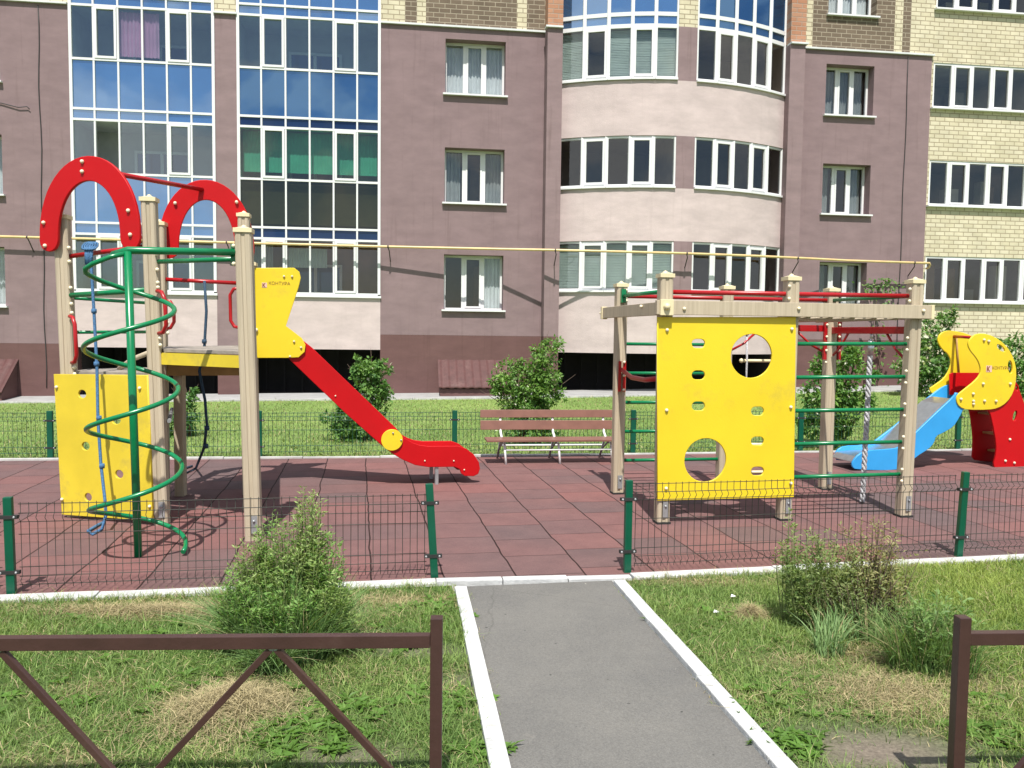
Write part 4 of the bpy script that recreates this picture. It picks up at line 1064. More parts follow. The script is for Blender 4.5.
# decks
def deckpoly(pts, z0, z1, name, mat):
    b = MB(); n = len(pts); b.add([(x, y, z0) for x, y in pts]+[(x, y, z1) for x, y in pts], [tuple(range(n))[::-1], tuple(range(n, 2*n))]+[(i, (i+1) % n, (i+1) % n+n, i+n) for i in range(n)])
    return b.build(name, mat, T, bev=.004)
L0 = LEAN*1.5
deckpoly([(PB_[0]+L0+.08, PB_[1]-.02), (PD_[0]+L0-.07, PD_[1]-.0), (PD_[0]+L0-.02, PD_[1]+.08), (PE_[0]+.02, PE_[1]+.2), (-2.42, 8.7), (-2.55, 9.2), (-2.9, 9.1), (PC_[0]+.07, PC_[1]), (PB_[0]+L0, PB_[1]+.08)], 1.50, 1.53, 'deck', 'deck')
tubes = MB(); A = at(PB_, 1.445, .05, -.01); C = at(PD_, 1.445, -.06, .01); tubes.bar(A, C, .03, .1); tubes.build('fascia', 'yellow2', T)
deckpoly([(PA_[0]+L0+.06, PA_[1]-.03), (PB_[0]+L0-.07, PB_[1]), (PB_[0]+L0-.0, PB_[1]+.07), (PC_[0]-.03, PC_[1]-.07), (PC_[0]-.02, PC_[1]+.05), (PA_[0]+L0+.02, PA_[1]+.3)], 1.29, 1.32, 'deck', 'deck')
tubes = MB(); tubes.bar(at(PC_, 1.29, .05, 0, 0), at(PE_, 1.29, -.04, 0, 0), .03, .11); tubes.build('fascia', 'orange_wood', T)
tubes = MB(); tubes.bar(at(PC_, 1.36, .05, -.05, 0), at(PE_, 1.36, -.04, -.05, 0), .14, .025); tubes.build('step', 'deck', T)
# curved tan brace from panel top
tubepart('brace', 'post', [at(PA_, 1.33, .35, .2), at(PA_, 1.42, .5, .15), at(PB_, 1.5, -.06, .06)], .022)
# lower step frames behind the pane (vertical ladder boards in the shade)
b = MB(); b.obox((PC_[0]+.14, PC_[1]+.1, .65), (.09, .09, 1.3)); b.build('post', 'post', T)
tubepart('step_bar', 'greymetal', [(PB_[0]+.05, PB_[1]+.05, .9), (PC_[0]+.1, PC_[1], .9)], .018)
# yellow climbing panel A-B
PPp = (PA_[0], PA_[1]-.085)
Q = lambda x, y: pl(x, y, PPp, ya)
outl = [Q(54.5, 374), Q(148, 375), Q(154, 521), Q(62.5, 514.5)]
holes = [circ(*Q(83, 394), .042, .036), circ(*Q(117, 420), .045, .036), circ(*Q(86.5, 446), .042, .036), circ(*Q(120, 474), .042, .036), circ(*Q(89, 497), .038, .036)]
pn = board('climbing_panel', 'yellow2', T, outl, PPp, ya, thick=.022, holes=holes, bev=.004)
bolts([bpt(x, y, PPp, ya, -.018) for x, y in ((58, 387), (141, 388), (63.5, 499), (151, 506))], pn, r=.015)
# slide with side panels
SP = (-2.35, 8.69); SY = 15.0
q = lambda x, y: pl(x, y, SP, SY)
def c7(l, ox, oy, sc): return [(ox+x/sc, oy+y/sc) for x, y in l]
o1 = [q(*p) for p in smooth_poly([(249, 268), (250, 268)], 0)+c7([(200, 60), (300, 60), (340, 90), (352, 135), (340, 190), (236, 505), (360, 600), (388, 650), (382, 705), (335, 748), (250, 752)], 255, 260, 7.68)+[(249, 358)]]
o1 = [q(248, 268)]+o1[2:-1]+[q(248, 358)]
n1 = sorted(o1, key=lambda p: 0)
sidep = board('side_panel', 'yellow', T, o1, SP, SY, thick=.02, bev=.004)
bolts([bpt(x, y, SP, SY, -.016) for x, y in ((284, 276.5), (292, 276.5), (294, 341.5), (301, 347.5), (290, 356.5))], sidep, 'cream', .013)
bolts([bpt(x, y, SP, SY, -.02) for x, y in ((252.5, 269.5), (256, 330))], sidep, 'bolt', .022)
sidep2 = board('side_panel', 'yellow', T, [(max(a_, o1[0][0]+.08), b_) for a_, b_ in o1], SP, SY, depth=.5, thick=.02, bev=.004)
# printed lettering on the panel
def text(body, size, parent, P, yaw, px, py, d, mat='print', sx=1.0):
    cu = bpy.data.curves.new('t', 'FONT'); cu.body = body; cu.size = size; cu.extrude = .0006; cu.align_x = 'LEFT'
    ob = bpy.data.objects.new('t', cu); COL.objects.link(ob); bpy.context.view_layer.update()
    me = bpy.data.meshes.new_from_object(ob.evaluated_get(bpy.context.evaluated_depsgraph_get())); bpy.data.objects.remove(ob)
    c, s = math.cos(R(yaw)), math.sin(R(yaw)); p = bpt(px, py, P, yaw, d)
    me.transform(Matrix(((c*sx, 0, s, p.x), (s*sx, 0, -c, p.y), (0, 1, 0, p.z), (0, 0, 0, 1))))
    return link(me, 'lettering', mat, parent)
def logo(parent, P, yaw, px, py, d, a=.05):
    s0, z0 = pl(px, py, P, yaw); c, sn = math.cos(R(yaw)), math.sin(R(yaw))
    board('emblem', 'print_pale', parent, [(s0, z0), (s0+a, z0), (s0+a, z0+a), (s0, z0+a)], P, yaw, depth=d, thick=.002, bev=.0003)
    board('emblem', 'print', parent, [(s0+.1*a, z0+.1*a), (s0+.25*a, z0+.1*a), (s0+.25*a, z0+.4*a), (s0+.5*a, z0+.1*a), (s0+.7*a, z0+.1*a), (s0+.4*a, z0+.5*a), (s0+.7*a, z0+.9*a), (s0+.5*a, z0+.9*a), (s0+.25*a, z0+.6*a), (s0+.25*a, z0+.9*a), (s0+.1*a, z0+.9*a)], P, yaw, depth=d-.002, thick=.002, bev=.0002)
text('КОНТУРА', .046, sidep, SP, SY, 268.5, 284.7, -.0115); logo(sidep, SP, SY, 262, 287.5, -.0115)
# red chute boards
o2 = [(284, 354), (300, 338), (312, 347.5), (340, 374.5), (396, 428), (404, 438)]+c7([(330, 330), (380, 348), (450, 357), (680, 355), (740, 375), (800, 420), (840, 480), (848, 530), (835, 570), (800, 588), (730, 586), (702, 565), (690, 532), (650, 516), (450, 518), (350, 503), (250, 460), (170, 412), (90, 350)], 370, 400, 7.68)+[(345, 413)]
o2 = [q(*p) for p in o2]
sb = board('slide_board', 'red', T, o2, SP, SY, depth=.03, thick=.025, bev=.005)
board('slide_board', 'red', T, o2, SP, SY, depth=.46, thick=.025, bev=.005)
bolts([bpt(x, y, SP, SY, .012) for x, y in ((335.5, 396), (425, 461), (454, 461), (464.5, 470))], sb, 'bolt', .009)
dd = board('disc', 'yellow', T, circ(*q(392, 440), .117, n=36), SP, SY, depth=.005, thick=.02, bev=.003)
bolts([bpt(x, y, SP, SY, -.01) for x, y in ((393, 433), (401, 440))], dd, 'greymetal', .011)
# steel chute between the boards
ch = [q(*p) for p in ((288, 352), (340, 402), (392, 450), (404, 457), (418, 461), (440, 462.5), (466, 462.5), (474, 468))]
def chute(parent, P, yaw, prof, d0, d1, mat, th=.012, name='chute'):
    c, sn = math.cos(R(yaw)), math.sin(R(yaw)); vs = []; fs = []; n = len(prof)
    for i, (s_, z) in enumerate(prof):
        for d in (d0, d1):
            for zz in (z, z-th): vs.append((P[0]+s_*c-sn*d, P[1]+s_*sn+c*d, zz))
    for i in range(n-1):
        o = 4*i; fs += [(o, o+4, o+6, o+2), (o+1, o+3, o+7, o+5), (o, o+1, o+5, o+4), (o+2, o+6, o+7, o+3)]
    fs += [(0, 2, 3, 1), (4*n-4, 4*n-3, 4*n-1, 4*n-2)]
    b = MB(); b.add(vs, fs); return b.build(name, mat, parent)
chute(T, SP, SY, ch, .043, .447, 'steel')
for px, d in ((437.5, .06), (429, .42)):
    s_, z = q(437.5, 466); c, sn = math.cos(R(SY)), math.sin(R(SY)); p = Vector((SP[0]+s_*c-sn*d, SP[1]+s_*sn+c*d, 0))
    b = MB(); b.obox((p.x, p.y, z/2-.0), (.035, .05, z+.02), SY); b.build('leg', 'greymetal', T)

# blue rope tied to the front bar
def rope(name, label, pts, r, mat, knots=(), loc=None):
    root = thing(name, label, 'rope', pts[0] if loc is None else loc)
    b = MB(); b.tube(pts, r, 7); b.build('cord', mat, root)
    for k in knots: b = MB(); b.ball(k, r*1.9, 8); b.tube([Vector(k)+Vector((0, 0, r*1.5)), Vector(k)-Vector((0, 0, r*1.5))], r*1.7, 8); b.build('knot', mat, root)
    return root
def rp(px, py, d): 
    r_ = ray(px, py); t = d/r_.y; return Vector((t*r_.x, d, EYE+t*r_.z))
t0 = rp(90, 245, 7.2)
cord = [rp(90, 245, 7.2), rp(91, 262, 7.19), rp(94, 312, 7.15), rp(96, 350, 7.1), rp(97, 370, 7.07), rp(98, 420, 7.02), rp(101, 465, 6.95), rp(105, 500, 6.88), rp(106, 515, 6.8), gp(102, 529, .02), gp(92, 534, .02), gp(88, 531, .02), gp(98, 525, .02), gp(104, 522, .02)]
R1_ = rope('climbing_rope', 'pale blue knotted rope hanging in front of the yellow climbing panel', cord, .013, 'rope_blue', [rp(94, 311, 7.15), rp(96.5, 364, 7.08), rp(99, 418, 7.02), rp(102, 466, 6.95)])
b = MB()
for i in range(7): z0 = rp(90, 246, 7.2); b.tube([z0+Vector((-.03+.01*i, -.02, -.01)), z0+Vector((-.026+.008*i, -.024, -.16-.01*(i % 3)))], .009, 6)
for i in range(4): b.tube([z0+Vector((.035*math.cos(a_)-.0+(.02*i-.03), .035*math.sin(a_), -.0+.035*math.sin(a_*1))) for a_ in np.linspace(0, 6.28, 9)], .009, 6)
b.build('lashing', 'rope_blue', R1_)
t1 = at(PC_, 2.18, .44, 0, 0)
rope('climbing_rope', 'shade-darkened blue knotted rope hanging under the deck behind the front post', [t1, t1+Vector((.02, -.01, -.3)), t1+Vector((0, -.02, -.65)), t1+Vector((-.06, 0, -.9)), rp(205, 400, 7.95), rp(207, 425, 7.98), rp(204, 448, 8.1), gp(196, 468, .02), gp(186, 473, .02), gp(180, 470, .02), gp(192, 466, .02)], .014, 'rope_shaded', [t1+Vector((0, -.02, -.6)), rp(207, 428, 7.98), rp(206, 446, 8.08)])

# ================================================================== RIGHT CLIMBING FRAME
CY = 9.6
CO = Vector((1.365, 7.385, 0))
CF = thing('play_climber', 'tan post climbing frame with yellow panel cut by round holes and green bars', 'climbing frame', CO, CY)
cc, cs = math.cos(R(CY)), math.sin(R(CY))
def cw(u, v, z): return Vector((CO.x+u*cc-v*cs, CO.y+u*cs+v*cc, z))
US = [0, 1.18, 2.4]; VD = 1.38
for v in (0, VD):
    for u in US:
        p = cw(u, v, 0); post('post', (p.x, p.y), 2.21 if v == 0 else 2.2, CF, ((.008 if v == 0 else .0)*(u-1.0), 0), w_=.115, yaw=CY, capo=0)
        b = MB(); b.obox((p.x, p.y, .0), (.128, .128, .05), CY); b.build('foot', 'black', CF)  # black slab in place of the small contact shadow around the post
def cbar(name, mat, a, c, wd, ht, bev=.004): b = MB(); b.bar(a, c, wd, ht); return b.build(name, mat, CF, bev=bev)
cbar('beam', 'post', cw(-.13, -.09, 1.94), cw(2.53, -.09, 1.94), .05, .125)
cbar('beam', 'post', cw(-.085, -.06, 1.93), cw(-.085, 1.7, 1.93), .045, .115)
cbar('beam', 'post', cw(2.49, -.06, 1.93), cw(2.49, 1.5, 1.93), .045, .115)
for c_, z_q in ((cw(-.085, 1.72, 1.93), (.065, .05, .135)), (cw(-.045, -.125, 1.94), (.12, .03, .14)), (cw(2.54, -.09, 1.94), (.03, .06, .13))):
    b = MB(); b.obox(c_, z_q, CY); b.build('end_cap', 'cream', CF, bev=.004)
bolts([cw(-.05, -.15, 1.945)], CF, 'cream', .032); bolts([cw(.12, -.12, 1.93), cw(1.2, -.122, 1.95), cw(2.44, -.122, 1.95), cw(-.12, .35, 1.96), cw(-.11, 1.76, 1.93)], CF, 'bolt', .017)
# red rails across the top, green end rails
tubepart('top_rail', 'redtube', [cw(.03, 0, 2.08), cw(2.36, 0, 2.09)], .021, CF); tubepart('top_rail', 'redtube', [cw(.03, VD, 2.1), cw(2.36, VD, 2.1)], .021, CF)
tubepart('end_rail', 'green', [cw(0, .03, 2.09), cw(0, VD-.03, 2.1)], .019, CF); tubepart('end_rail', 'green', [cw(2.4, .03, 2.09), cw(2.4, VD-.03, 2.1)], .019, CF)
b = MB()
for p in (cw(0, VD-.08, 2.1), ): b.obox(p, (.05, .05, .14), CY)
b.build('clamp', 'green', CF)
# overhead rungs just under the beams
for i in range(5):
    u = 1.35+.22*i; tubepart('overhead_rung', 'post', [cw(u, -.04, 1.875), cw(u, VD, 1.865)], .013, CF)
# green rungs
for i in range(5): tubepart('rung', 'green', [cw(.04, VD, .36+.31*i), cw(1.14, VD, .36+.31*i)], .018, CF)
for i in range(5): tubepart('rung', 'green', [cw(1.22, 0, .40+.308*i), cw(2.36, 0, .41+.308*i)], .0185, CF)
bolts([cw(2.33, -.06, .41+.308*i+d) for i in range(5) for d in (-.055, .055)]+[cw(0.04, VD-.07, 2.1+d) for d in (-.05, .06)]+[cw(2.335, -.06, 2.09+d) for d in (-.05, .06)]+
      [cw(1.135, -.06, 2.09+d) for d in (-.05, .06)]+[cw(2.4+s_, VD-.07, z) for s_ in (-.08, .07) for z in (1.83, 1.7, 1.55, 1.42)], CF, 'bolt', .016)
# yellow panel with holes
PP = cw(0, -.062, 0); PPt = (PP.x, PP.y)
Qc = lambda x, y: pl(x, y, PPt, CY)
hs = [circ(*Qc(751, 356), .197, n=44), circ(*Qc(705, 460), .197, n=44)]
hs += [slot(*Qc(x, y), .125, .08) for x, y in ((698, 343.5), (698, 375), (698, 406), (757, 411), (757, 441), (757, 471))]
o3 = [Qc(657, 317), Qc(795.5, 317), Qc(793.5, 497), Qc(657, 500.5)]
yp = board('climbing_panel', 'yellow', CF, o3, PPt, CY, thick=.022, holes=hs, bev=.004)
bolts([bpt(x, y, PPt, CY, -.018) for x, y in ((666.5, 330), (791, 329), (666, 410), (790, 407), (665.5, 488), (790, 483))], yp, 'bolt', .016)
# red hanging rails with diagonal braces
def hang(a, c, z, br):
    o_ = cbar('hanging_rail', 'redtube', a+Vector((0, 0, z)), c+Vector((0, 0, z)), .04, .07)
    for p0_, p1_ in br: b = MB(); b.tube([p0_, (p0_+p1_)/2+Vector((0, 0, -.03)), p1_], .013, 7); b.build('brace', 'redtube', o_)
z_ = 1.79
hang(cw(1.22, VD, 0), cw(2.34, VD, 0), z_, [(cw(2.0, VD, 1.76), cw(2.33, VD, 1.53)), (cw(1.55, VD, 1.76), cw(1.22, VD, 1.53))])
hang(cw(2.4, VD-.05, 0), cw(2.4, .05, 0), 1.77, [(cw(2.4, VD-.35, 1.74), cw(2.4, VD-.07, 1.5)), (cw(2.4, .36, 1.74), cw(2.4, .07, 1.5))])
b = MB()
for sg in (-.09, .08): b.obox(cw(2.4+sg, VD-.05, 1.66), (.035, .03, .42), CY)
b.build('rail_bracket', 'redtube', CF)
# red curved grip on left side
tubepart('grip', 'redtube', [cw(.0, VD-.08, 1.33), cw(-.02, VD*.65, 1.27), cw(-.02, VD*.35, 1.27), cw(0, .08, 1.31)], .024, CF)
b = MB()
for dx in (-.02, .03): b.bar(cw(dx, VD-.07, 1.1), cw(dx, VD-.08, 1.42), .03, .02)
b.build('grip_bracket', 'redtube', CF); bolts([cw(.02, VD-.1, z) for z in (1.41, 1.27, 1.12)], CF, 'bolt', .015)
# braided rope and rope ladder
def braid(p0_, p1_, r, parent, mat, twist=22):
    for ph in (0, 2.09, 4.19):
        L_ = (p1_-p0_).length; n = int(L_*60); pts_ = []
        for i in range(n+1):
            t = i/n; a = ph+t*L_*twist; pts_.append(p0_.lerp(p1_, t)+Vector((r*.75*math.cos(a), r*.75*math.sin(a), 0)))
        b = MB(); b.tube(pts_, r*.7, 6); b.build('strand', mat, parent)
ra = cw(2.4, .62, 1.66); rb = cw(2.36, .60, .02)
BR_ = thing('braided_rope', 'thick white braided climbing rope hanging between the right-hand posts', 'rope', rb)
braid(ra, rb, .02, BR_, 'rope_white', 34); b = MB(); b.tube([ra+Vector((0, 0, .1)), ra], .012, 8); b.tube([ra+Vector((-.03, 0, -.02)), ra+Vector((.05, 0, -.02))], .008, 6); b.tube([ra-Vector((0, 0, 0)), ra-Vector((0, 0, .14))], .034, 10); b.build('shackle', 'steel', BR_)
l0, l1 = cw(1.42, VD-.0, 1.73), cw(1.80, VD, 1.73)
RL = thing('rope_ladder', 'rope ladder with yellow rungs hanging behind the yellow panel', 'rope ladder', cw(1.6, VD, 0))
for a_, dx in ((l0, .0), (l1, .14)):
    b = MB(); e_ = Vector((a_.x+dx, a_.y-.1, .05)); b.tube([a_, a_+Vector((.01, 0, -.3)), a_+Vector((0, -.01, -.9)), a_+Vector((.03, -.03, -1.3)), e_], .011, 7); b.build('rope', 'rope_white', RL)
for i in range(5):
    z = 1.43-.305*i; b = MB(); a_ = Vector((l0.x-.05, l0.y, z)); c_ = Vector((l1.x+.05, l1.y, z)); b.tube([a_, c_], .017, 9); b.ball(a_, .026, 8); b.ball(c_, .026, 8)
    b.build('rung', 'cream', RL)
b = MB(); b.ball(l0, .03, 8); b.ball(l1, .03, 8); b.build('hook', 'steel', RL)

# ================================================================== TODDLER SLIDE
TO = gp(873, 471); TYW = 12.1
TS = thing('toddler_slide', 'small blue slide with yellow side boards and red steps', 'slide', TO, TYW)
TP = (TO.x, TO.y)
def tq(x, y, d=0):
    c, s = math.cos(R(TYW)), math.sin(R(TYW)); return pl(x, y, (TP[0]-s*d, TP[1]+c*d), TYW)
WD = .5
near = [(890+x/4.515, 310+y/4.515) for x, y in ((352, 140), (375, 112), (412, 104), (462, 116), (512, 150), (546, 195), (566, 250), (568, 312), (555, 372), (525, 418), (483, 444), (440, 451), (345, 451), (310, 437), (296, 408), (302, 382), (335, 356), (378, 322), (402, 295), (408, 268), (400, 238), (385, 213), (362, 186), (350, 162))]
nh = [circ(*tq(890+498/4.515, 310+172/4.515), .075, .03, rot=-.6), circ(*tq(890+540/4.515, 310+257/4.515), .035, .085, rot=.15)]
npn = board('side_board', 'yellow', TS, smooth_poly([tq(*p) for p in near], 1), TP, TYW, thick=.025, holes=nh, bev=.005)
tb = [(355, 165), (375, 175)] and [(890+x/4.515, 310+y/4.515) for x, y in ((420, 135), (441, 141), (416, 333), (538, 333), (371, 378), (316, 402), (372, 411), (372, 424), (422, 410), (474, 411))]
bolts([bpt(x, y, TP, TYW, -.02) for x, y in tb], npn, 'cream', .02)
text('КОНТУРА', .056, npn, TP, TYW, 890+457/4.515, 310+268/4.515, -.014); logo(npn, TP, TYW, 890+430/4.515, 310+280/4.515, -.014, .085)
far = [(890+x/4.515, 310+y/4.515) for x, y in ((216, 150), (213, 130), (225, 105), (255, 92), (295, 95), (340, 105), (420, 140), (455, 200), (470, 300), (440, 380), (300, 410), (200, 390), (172, 356), (205, 335), (242, 308), (266, 270), (275, 230), (260, 198), (236, 180))]
board('side_board', 'yellow', TS, smooth_poly([tq(x, y, WD) for x, y in far], 1), TP, TYW, depth=WD, thick=.025, bev=.005)
redp = [(890+x/4.515, 310+y/4.515) for x, y in ((268, 290), (280, 283), (440, 283), (440, 380), (268, 382))]
board('entry_board', 'red', TS, [tq(x, y, .42) for x, y in redp], TP, TYW, depth=.42, thick=.02)
# handle bar across the top of the chute
def tpt(x, y, d):
    s_, z = tq(x, y, d); c, sn = math.cos(R(TYW)), math.sin(R(TYW)); return Vector((TP[0]+s_*c-sn*d, TP[1]+s_*sn+c*d, z))
p0_ = tpt(954, 336.5, WD-.01); p1_ = tpt(972, 337.5, .03)
tubepart('handle_bar', 'redtube', [p0_, p1_], .02, TS)
pA = tpt(956.5, 338, WD-.03); pB = tpt(959, 374, WD-.03); tubepart('hanging_rod', 'orange_wood', [pA, pB], .012, TS)
nb = [(800+x/4.8, 310+y/4.8) for x, y in ((752, 392), (745, 410), (640, 508), (540, 605), (480, 660), (430, 668), (330, 674), (285, 690), (255, 725), (250, 750), (268, 768), (470, 772), (520, 745), (560, 705), (620, 668), (645, 640), (655, 605), (690, 590), (740, 560), (765, 520), (790, 470), (830, 430))]
o4 = [tq(*p) for p in nb]
nbb = board('slide_board', 'bluep', TS, smooth_poly(o4, 1), TP, TYW, depth=.02, thick=.03, bev=.006)
fb = [(800+x/4.8, 310+y/4.8) for x, y in ((760, 350), (718, 354), (680, 366), (640, 394), (600, 425), (545, 470), (460, 545), (400, 590), (345, 632), (290, 648), (205, 650), (170, 670), (160, 700), (175, 725), (440, 730), (560, 640), (700, 520), (800, 440))]
board('slide_board', 'bluep', TS, smooth_poly([tq(x, y, WD) for x, y in fb], 1), TP, TYW, depth=WD-.02, thick=.03, bev=.006)
chp = [tq(*p) for p in ((968, 402), (956, 399), (946, 404), (912, 437), (899, 449.5), (889, 454.5), (870, 455.5), (858, 457), (853, 462))]
chute(TS, TP, TYW, chp, .036, WD-.036, 'steel')
chp2 = [(s_, z) for s_, z in chp]
# red stair sides and treads
rs = [(985, 358), (1004, 366), (1016, 378), (1026, 405), (1040, 440), (1048, 470), (998, 469), (994, 466), (998, 452), (996, 434), (990, 408), (978, 396)]
board('stair_side', 'red', TS, smooth_poly([tq(*p) for p in rs], 1), TP, TYW, depth=.03, thick=.03, bev=.005, holes=[circ(*tq(1016, 416), .03, .07, rot=-.2), circ(*tq(1018, 388), .02, .04)])
rs2 = [(962, 395), (968, 410), (971, 434), (971, 448), (970, 459), (980, 461), (1015, 462), (1010, 430), (1000, 395)]
board('stair_side', 'red', TS, smooth_poly([tq(x, y, WD) for x, y in rs2], 1), TP, TYW, depth=WD-.03, thick=.03, bev=.005)
for x, y in ((985, 414), (990, 434), (995, 452)):
    s_, z = tq(x, y, .25); b = MB(); c, sn = math.cos(R(TYW)), math.sin(R(TYW)); s_ += .16
    b.obox((TP[0]+s_*c-sn*WD/2, TP[1]+s_*sn+c*WD/2, z), (.2, WD-.1, .025), TYW); b.build('tread', 'orange_wood', TS)
s_, z = tq(985, 402, .25); b = MB(); b.obox((TP[0]+(s_+.0)*c-sn*WD/2, TP[1]+(s_+.0)*sn+c*WD/2, z+.02), (.5, WD-.08, .03), TYW); b.build('platform', 'deck', TS)
bolts([bpt(1010.5, 439.5, TP, TYW, .01), bpt(1006, 461, TP, TYW, .01), bpt(1015, 463, TP, TYW, .01)], TS, 'bolt', .018)

# ================================================================== BENCH
BO = Vector((-.40, 10.86, 0)); BY = 7.5
BN = thing('park_bench', 'brown slatted park bench on white tube legs by the far fence', 'bench', BO, BY)
bc, bs2 = math.cos(R(BY)), math.sin(R(BY))
def bw(u, v, z): return Vector((BO.x+u*bc-v*bs2, BO.y+u*bs2+v*bc, z))
BL = 1.84
for i in range(3):
    b = MB(); v = -.3+.115*i; b.bar(bw(.04, v, .315), bw(BL-.02, v, .315), .1, .028); b.build('seat_slat', 'bench', BN, bev=.005)
for z, h, v in ((.47, .125, .12), (.62, .105, .15)):
    b = MB(); b.bar(bw(0, v, z), bw(BL, v, z), .03, h, up=(0, .15, 1)); b.build('back_slat', 'bench', BN, bev=.005)
for u in (.3, 1.01, 1.71):
    b = MB(); b.tube([bw(u, -.3, -.01), bw(u-.02, -.26, .27), bw(u-.02, -.02, .285), bw(u-.03, .1, .38), bw(u-.03, .19, .66)], .016, 8); b.build('leg', 'white_metal', BN)
    b = MB(); b.tube([bw(u-.06, .22, -.01), bw(u-.04, .02, .28)], .016, 8); b.tube([bw(u-.04, -.2, .28), bw(u-.05, .12, .14)], .012, 6); b.build('leg', 'greymetal', BN)
b = MB(); b.tube([bw(.3, -.28, .19), bw(1.71, -.28, .19)], .012, 8); b.tube([bw(.28, .1, .2), bw(1.69, .1, .2)], .012, 8); b.build('stretcher', 'white_metal', BN)

# ================================================================== PLANTS
def bush(label, px, d, base_z, clusters, nleaf, leaf, c0=(.05, .13, .025), c1=(.16, .27, .06), pale=.0, name='bush', cat='bush', stems=7):
    X0 = (px-512)/FPX*d; root = thing(name, label, cat, (X0, d, base_z))
    P, Dd, C = [], [], []
    tot = sum(q[3]**2 for q in clusters)
    for (cx, cy, cz, r) in clusters:
        k = int(nleaf*r*r/tot); nc = max(3, int(k/26))
        cents = rng.normal(0, 1, (nc, 3)); cents /= np.linalg.norm(cents, axis=1, keepdims=True); cents *= (rng.random((nc, 1))**.45)*r*.9
        for cc_ in cents:
            m = int(k/nc); rr = r*rng.uniform(.16, .34)
            q_ = rng.normal(0, 1, (m, 3)); q_ /= np.linalg.norm(q_, axis=1, keepdims=True); q_ *= rr*(rng.random((m, 1))**.4)
            pos = cc_+q_; P.append(pos+np.array([cx, cy, cz]))
            dv = q_/rr*.7+cc_/r*.4+rng.normal(0, .55, (m, 3))+np.array([0, 0, -.05]); Dd.append(dv)
            tone = np.clip(rng.normal(.45, .2)+rng.normal(0, .18, m), 0, 1)[:, None]
            col = np.array(c0)*(1-tone)+np.array(c1)*tone
            pl_ = rng.random(m) < pale; col = np.where(pl_[:, None], np.array([.5, .52, .4]), col); C.append(col)
    P, Dd, C = np.concatenate(P), np.concatenate(Dd), np.concatenate(C); n = len(P)
    Nn = rng.normal(0, .6, (n, 3))+np.array([0, -.2, 1.]); L_ = rng.uniform(.65, 1.3, n)*leaf
    P[:, 2] = np.maximum(P[:, 2], .03); C = C*1.35
    leafmesh('leaves', P+np.array([X0, d, base_z]), Dd, Nn, L_, L_*rng.uniform(.45, .7, n), C, parent=root)
    b = MB()
    for i in range(stems):
        c = clusters[i % len(clusters)]; t = Vector((c[0]+random.gauss(0, c[3]*.3), c[1], c[2]+c[3]*.3)); s0 = Vector((random.gauss(0, .06), random.gauss(0, .06), -.05))
        m1 = s0.lerp(t, .5)+Vector((random.gauss(0, .05), 0, .05)); W_ = Vector((X0, d, base_z))
        b.tube([W_+s0, W_+m1, W_+t], [.018, .012, .004], 6)
        for _ in range(4):
            e = t+Vector((random.gauss(0, c[3]*.5), random.gauss(0, c[3]*.4), random.gauss(0, c[3]*.5))); f0 = s0.lerp(t, random.uniform(.5, .9)); b.tube([W_+f0, W_+(f0+e)/2+Vector((0, 0, .03)), W_+e], [.007, .005, .002], 4)
    b.build('stems', 'bark', root); return root
bush('leafy green bush on the lawn behind the brown bench', 527, 12.7, 0, [(0, 0, .35, .42), (.15, 0, .75, .35), (.25, 0, 1.1, .3), (.3, 0, 1.45, .26), (-.3, 0, 1.0, .3), (-.4, .05, .85, .22), (.1, 0, 1.0, .3), (-.1, 0, .6, .35), (.42, 0, .75, .2), (.3, -.05, .2, .28), (-.15, 0, 1.25, .14)], 9500, .055, pale=.02, stems=11)
bush('green bush behind the red slide near the dark undercroft', 368, 12.9, 0, [(0, 0, .95, .32), (.08, 0, .65, .3), (-.1, 0, .35, .34), (-.5, -.05, .3, .22), (-.45, 0, .42, .2), (.15, 0, 1.12, .2), (-.15, 0, 1.1, .2), (.25, 0, .75, .2), (-.2, 0, .15, .4)], 6500, .06, (.04, .11, .025), (.14, .25, .06), pale=.015)
bush('tall leafy bush behind the climbing frame ropes', 838, 12.6, .02, [(-.05, 0, .35, .42), (-.25, 0, .75, .32), (.1, 0, .85, .34), (-.1, 0, 1.2, .34), (.15, 0, 1.3, .26), (-.15, 0, 1.5, .2), (.5, 0, 1.1, .16), (.45, 0, .65, .2), (-.4, 0, .4, .22)], 6000, .07, (.04, .12, .025), (.16, .28, .06), pale=.01, stems=12)
bush('small green bush beyond the fence, left of the front slide post', 183, 13.2, -.02, [(0, 0, .3, .25), (.05, 0, .6, .2), (.1, 0, .75, .12), (-.05, 0, .12, .28)], 1300, .06, (.03, .1, .02), (.12, .22, .06))
bush('pale-flowered bush growing against the yellow brick wall', 931, 21.2, .2, [(0, 0, .4, .6), (.2, 0, .9, .6), (-.3, 0, 1.3, .4), (.1, 0, 1.6, .5), (.35, 0, 2.05, .3), (-.5, 0, .8, .5), (.7, 0, 1.2, .35)], 4200, .12, (.04, .12, .03), (.15, .25, .07), pale=.14)
bush('leafy bush at the right edge behind the yellow side board', 1014, 21.0, .2, [(0, 0, .5, .6), (-.2, 0, 1.0, .5), (.3, 0, 1.2, .5), (.6, 0, .7, .6), (-.5, 0, .7, .4)], 2600, .12, (.04, .12, .03), (.13, .24, .06), pale=.03)
tw = thing('climbing_plant', 'wispy vine growing up the mauve wall beside the far cable', 'vine', fw(11.4, .12, .1))
PV, DV = [], []
for i in range(160):
    z = random.choice([random.uniform(3.0, 3.35), random.uniform(.3, 3.1)]); x_ = 11.4+random.gauss(0, .35 if z > 3 else .18)-.1*(z < 2)
    p = fw(x_, .12+random.random()*.12, z); PV.append(p); DV.append((random.gauss(0, 1), -.5, random.gauss(-.2, .5)))
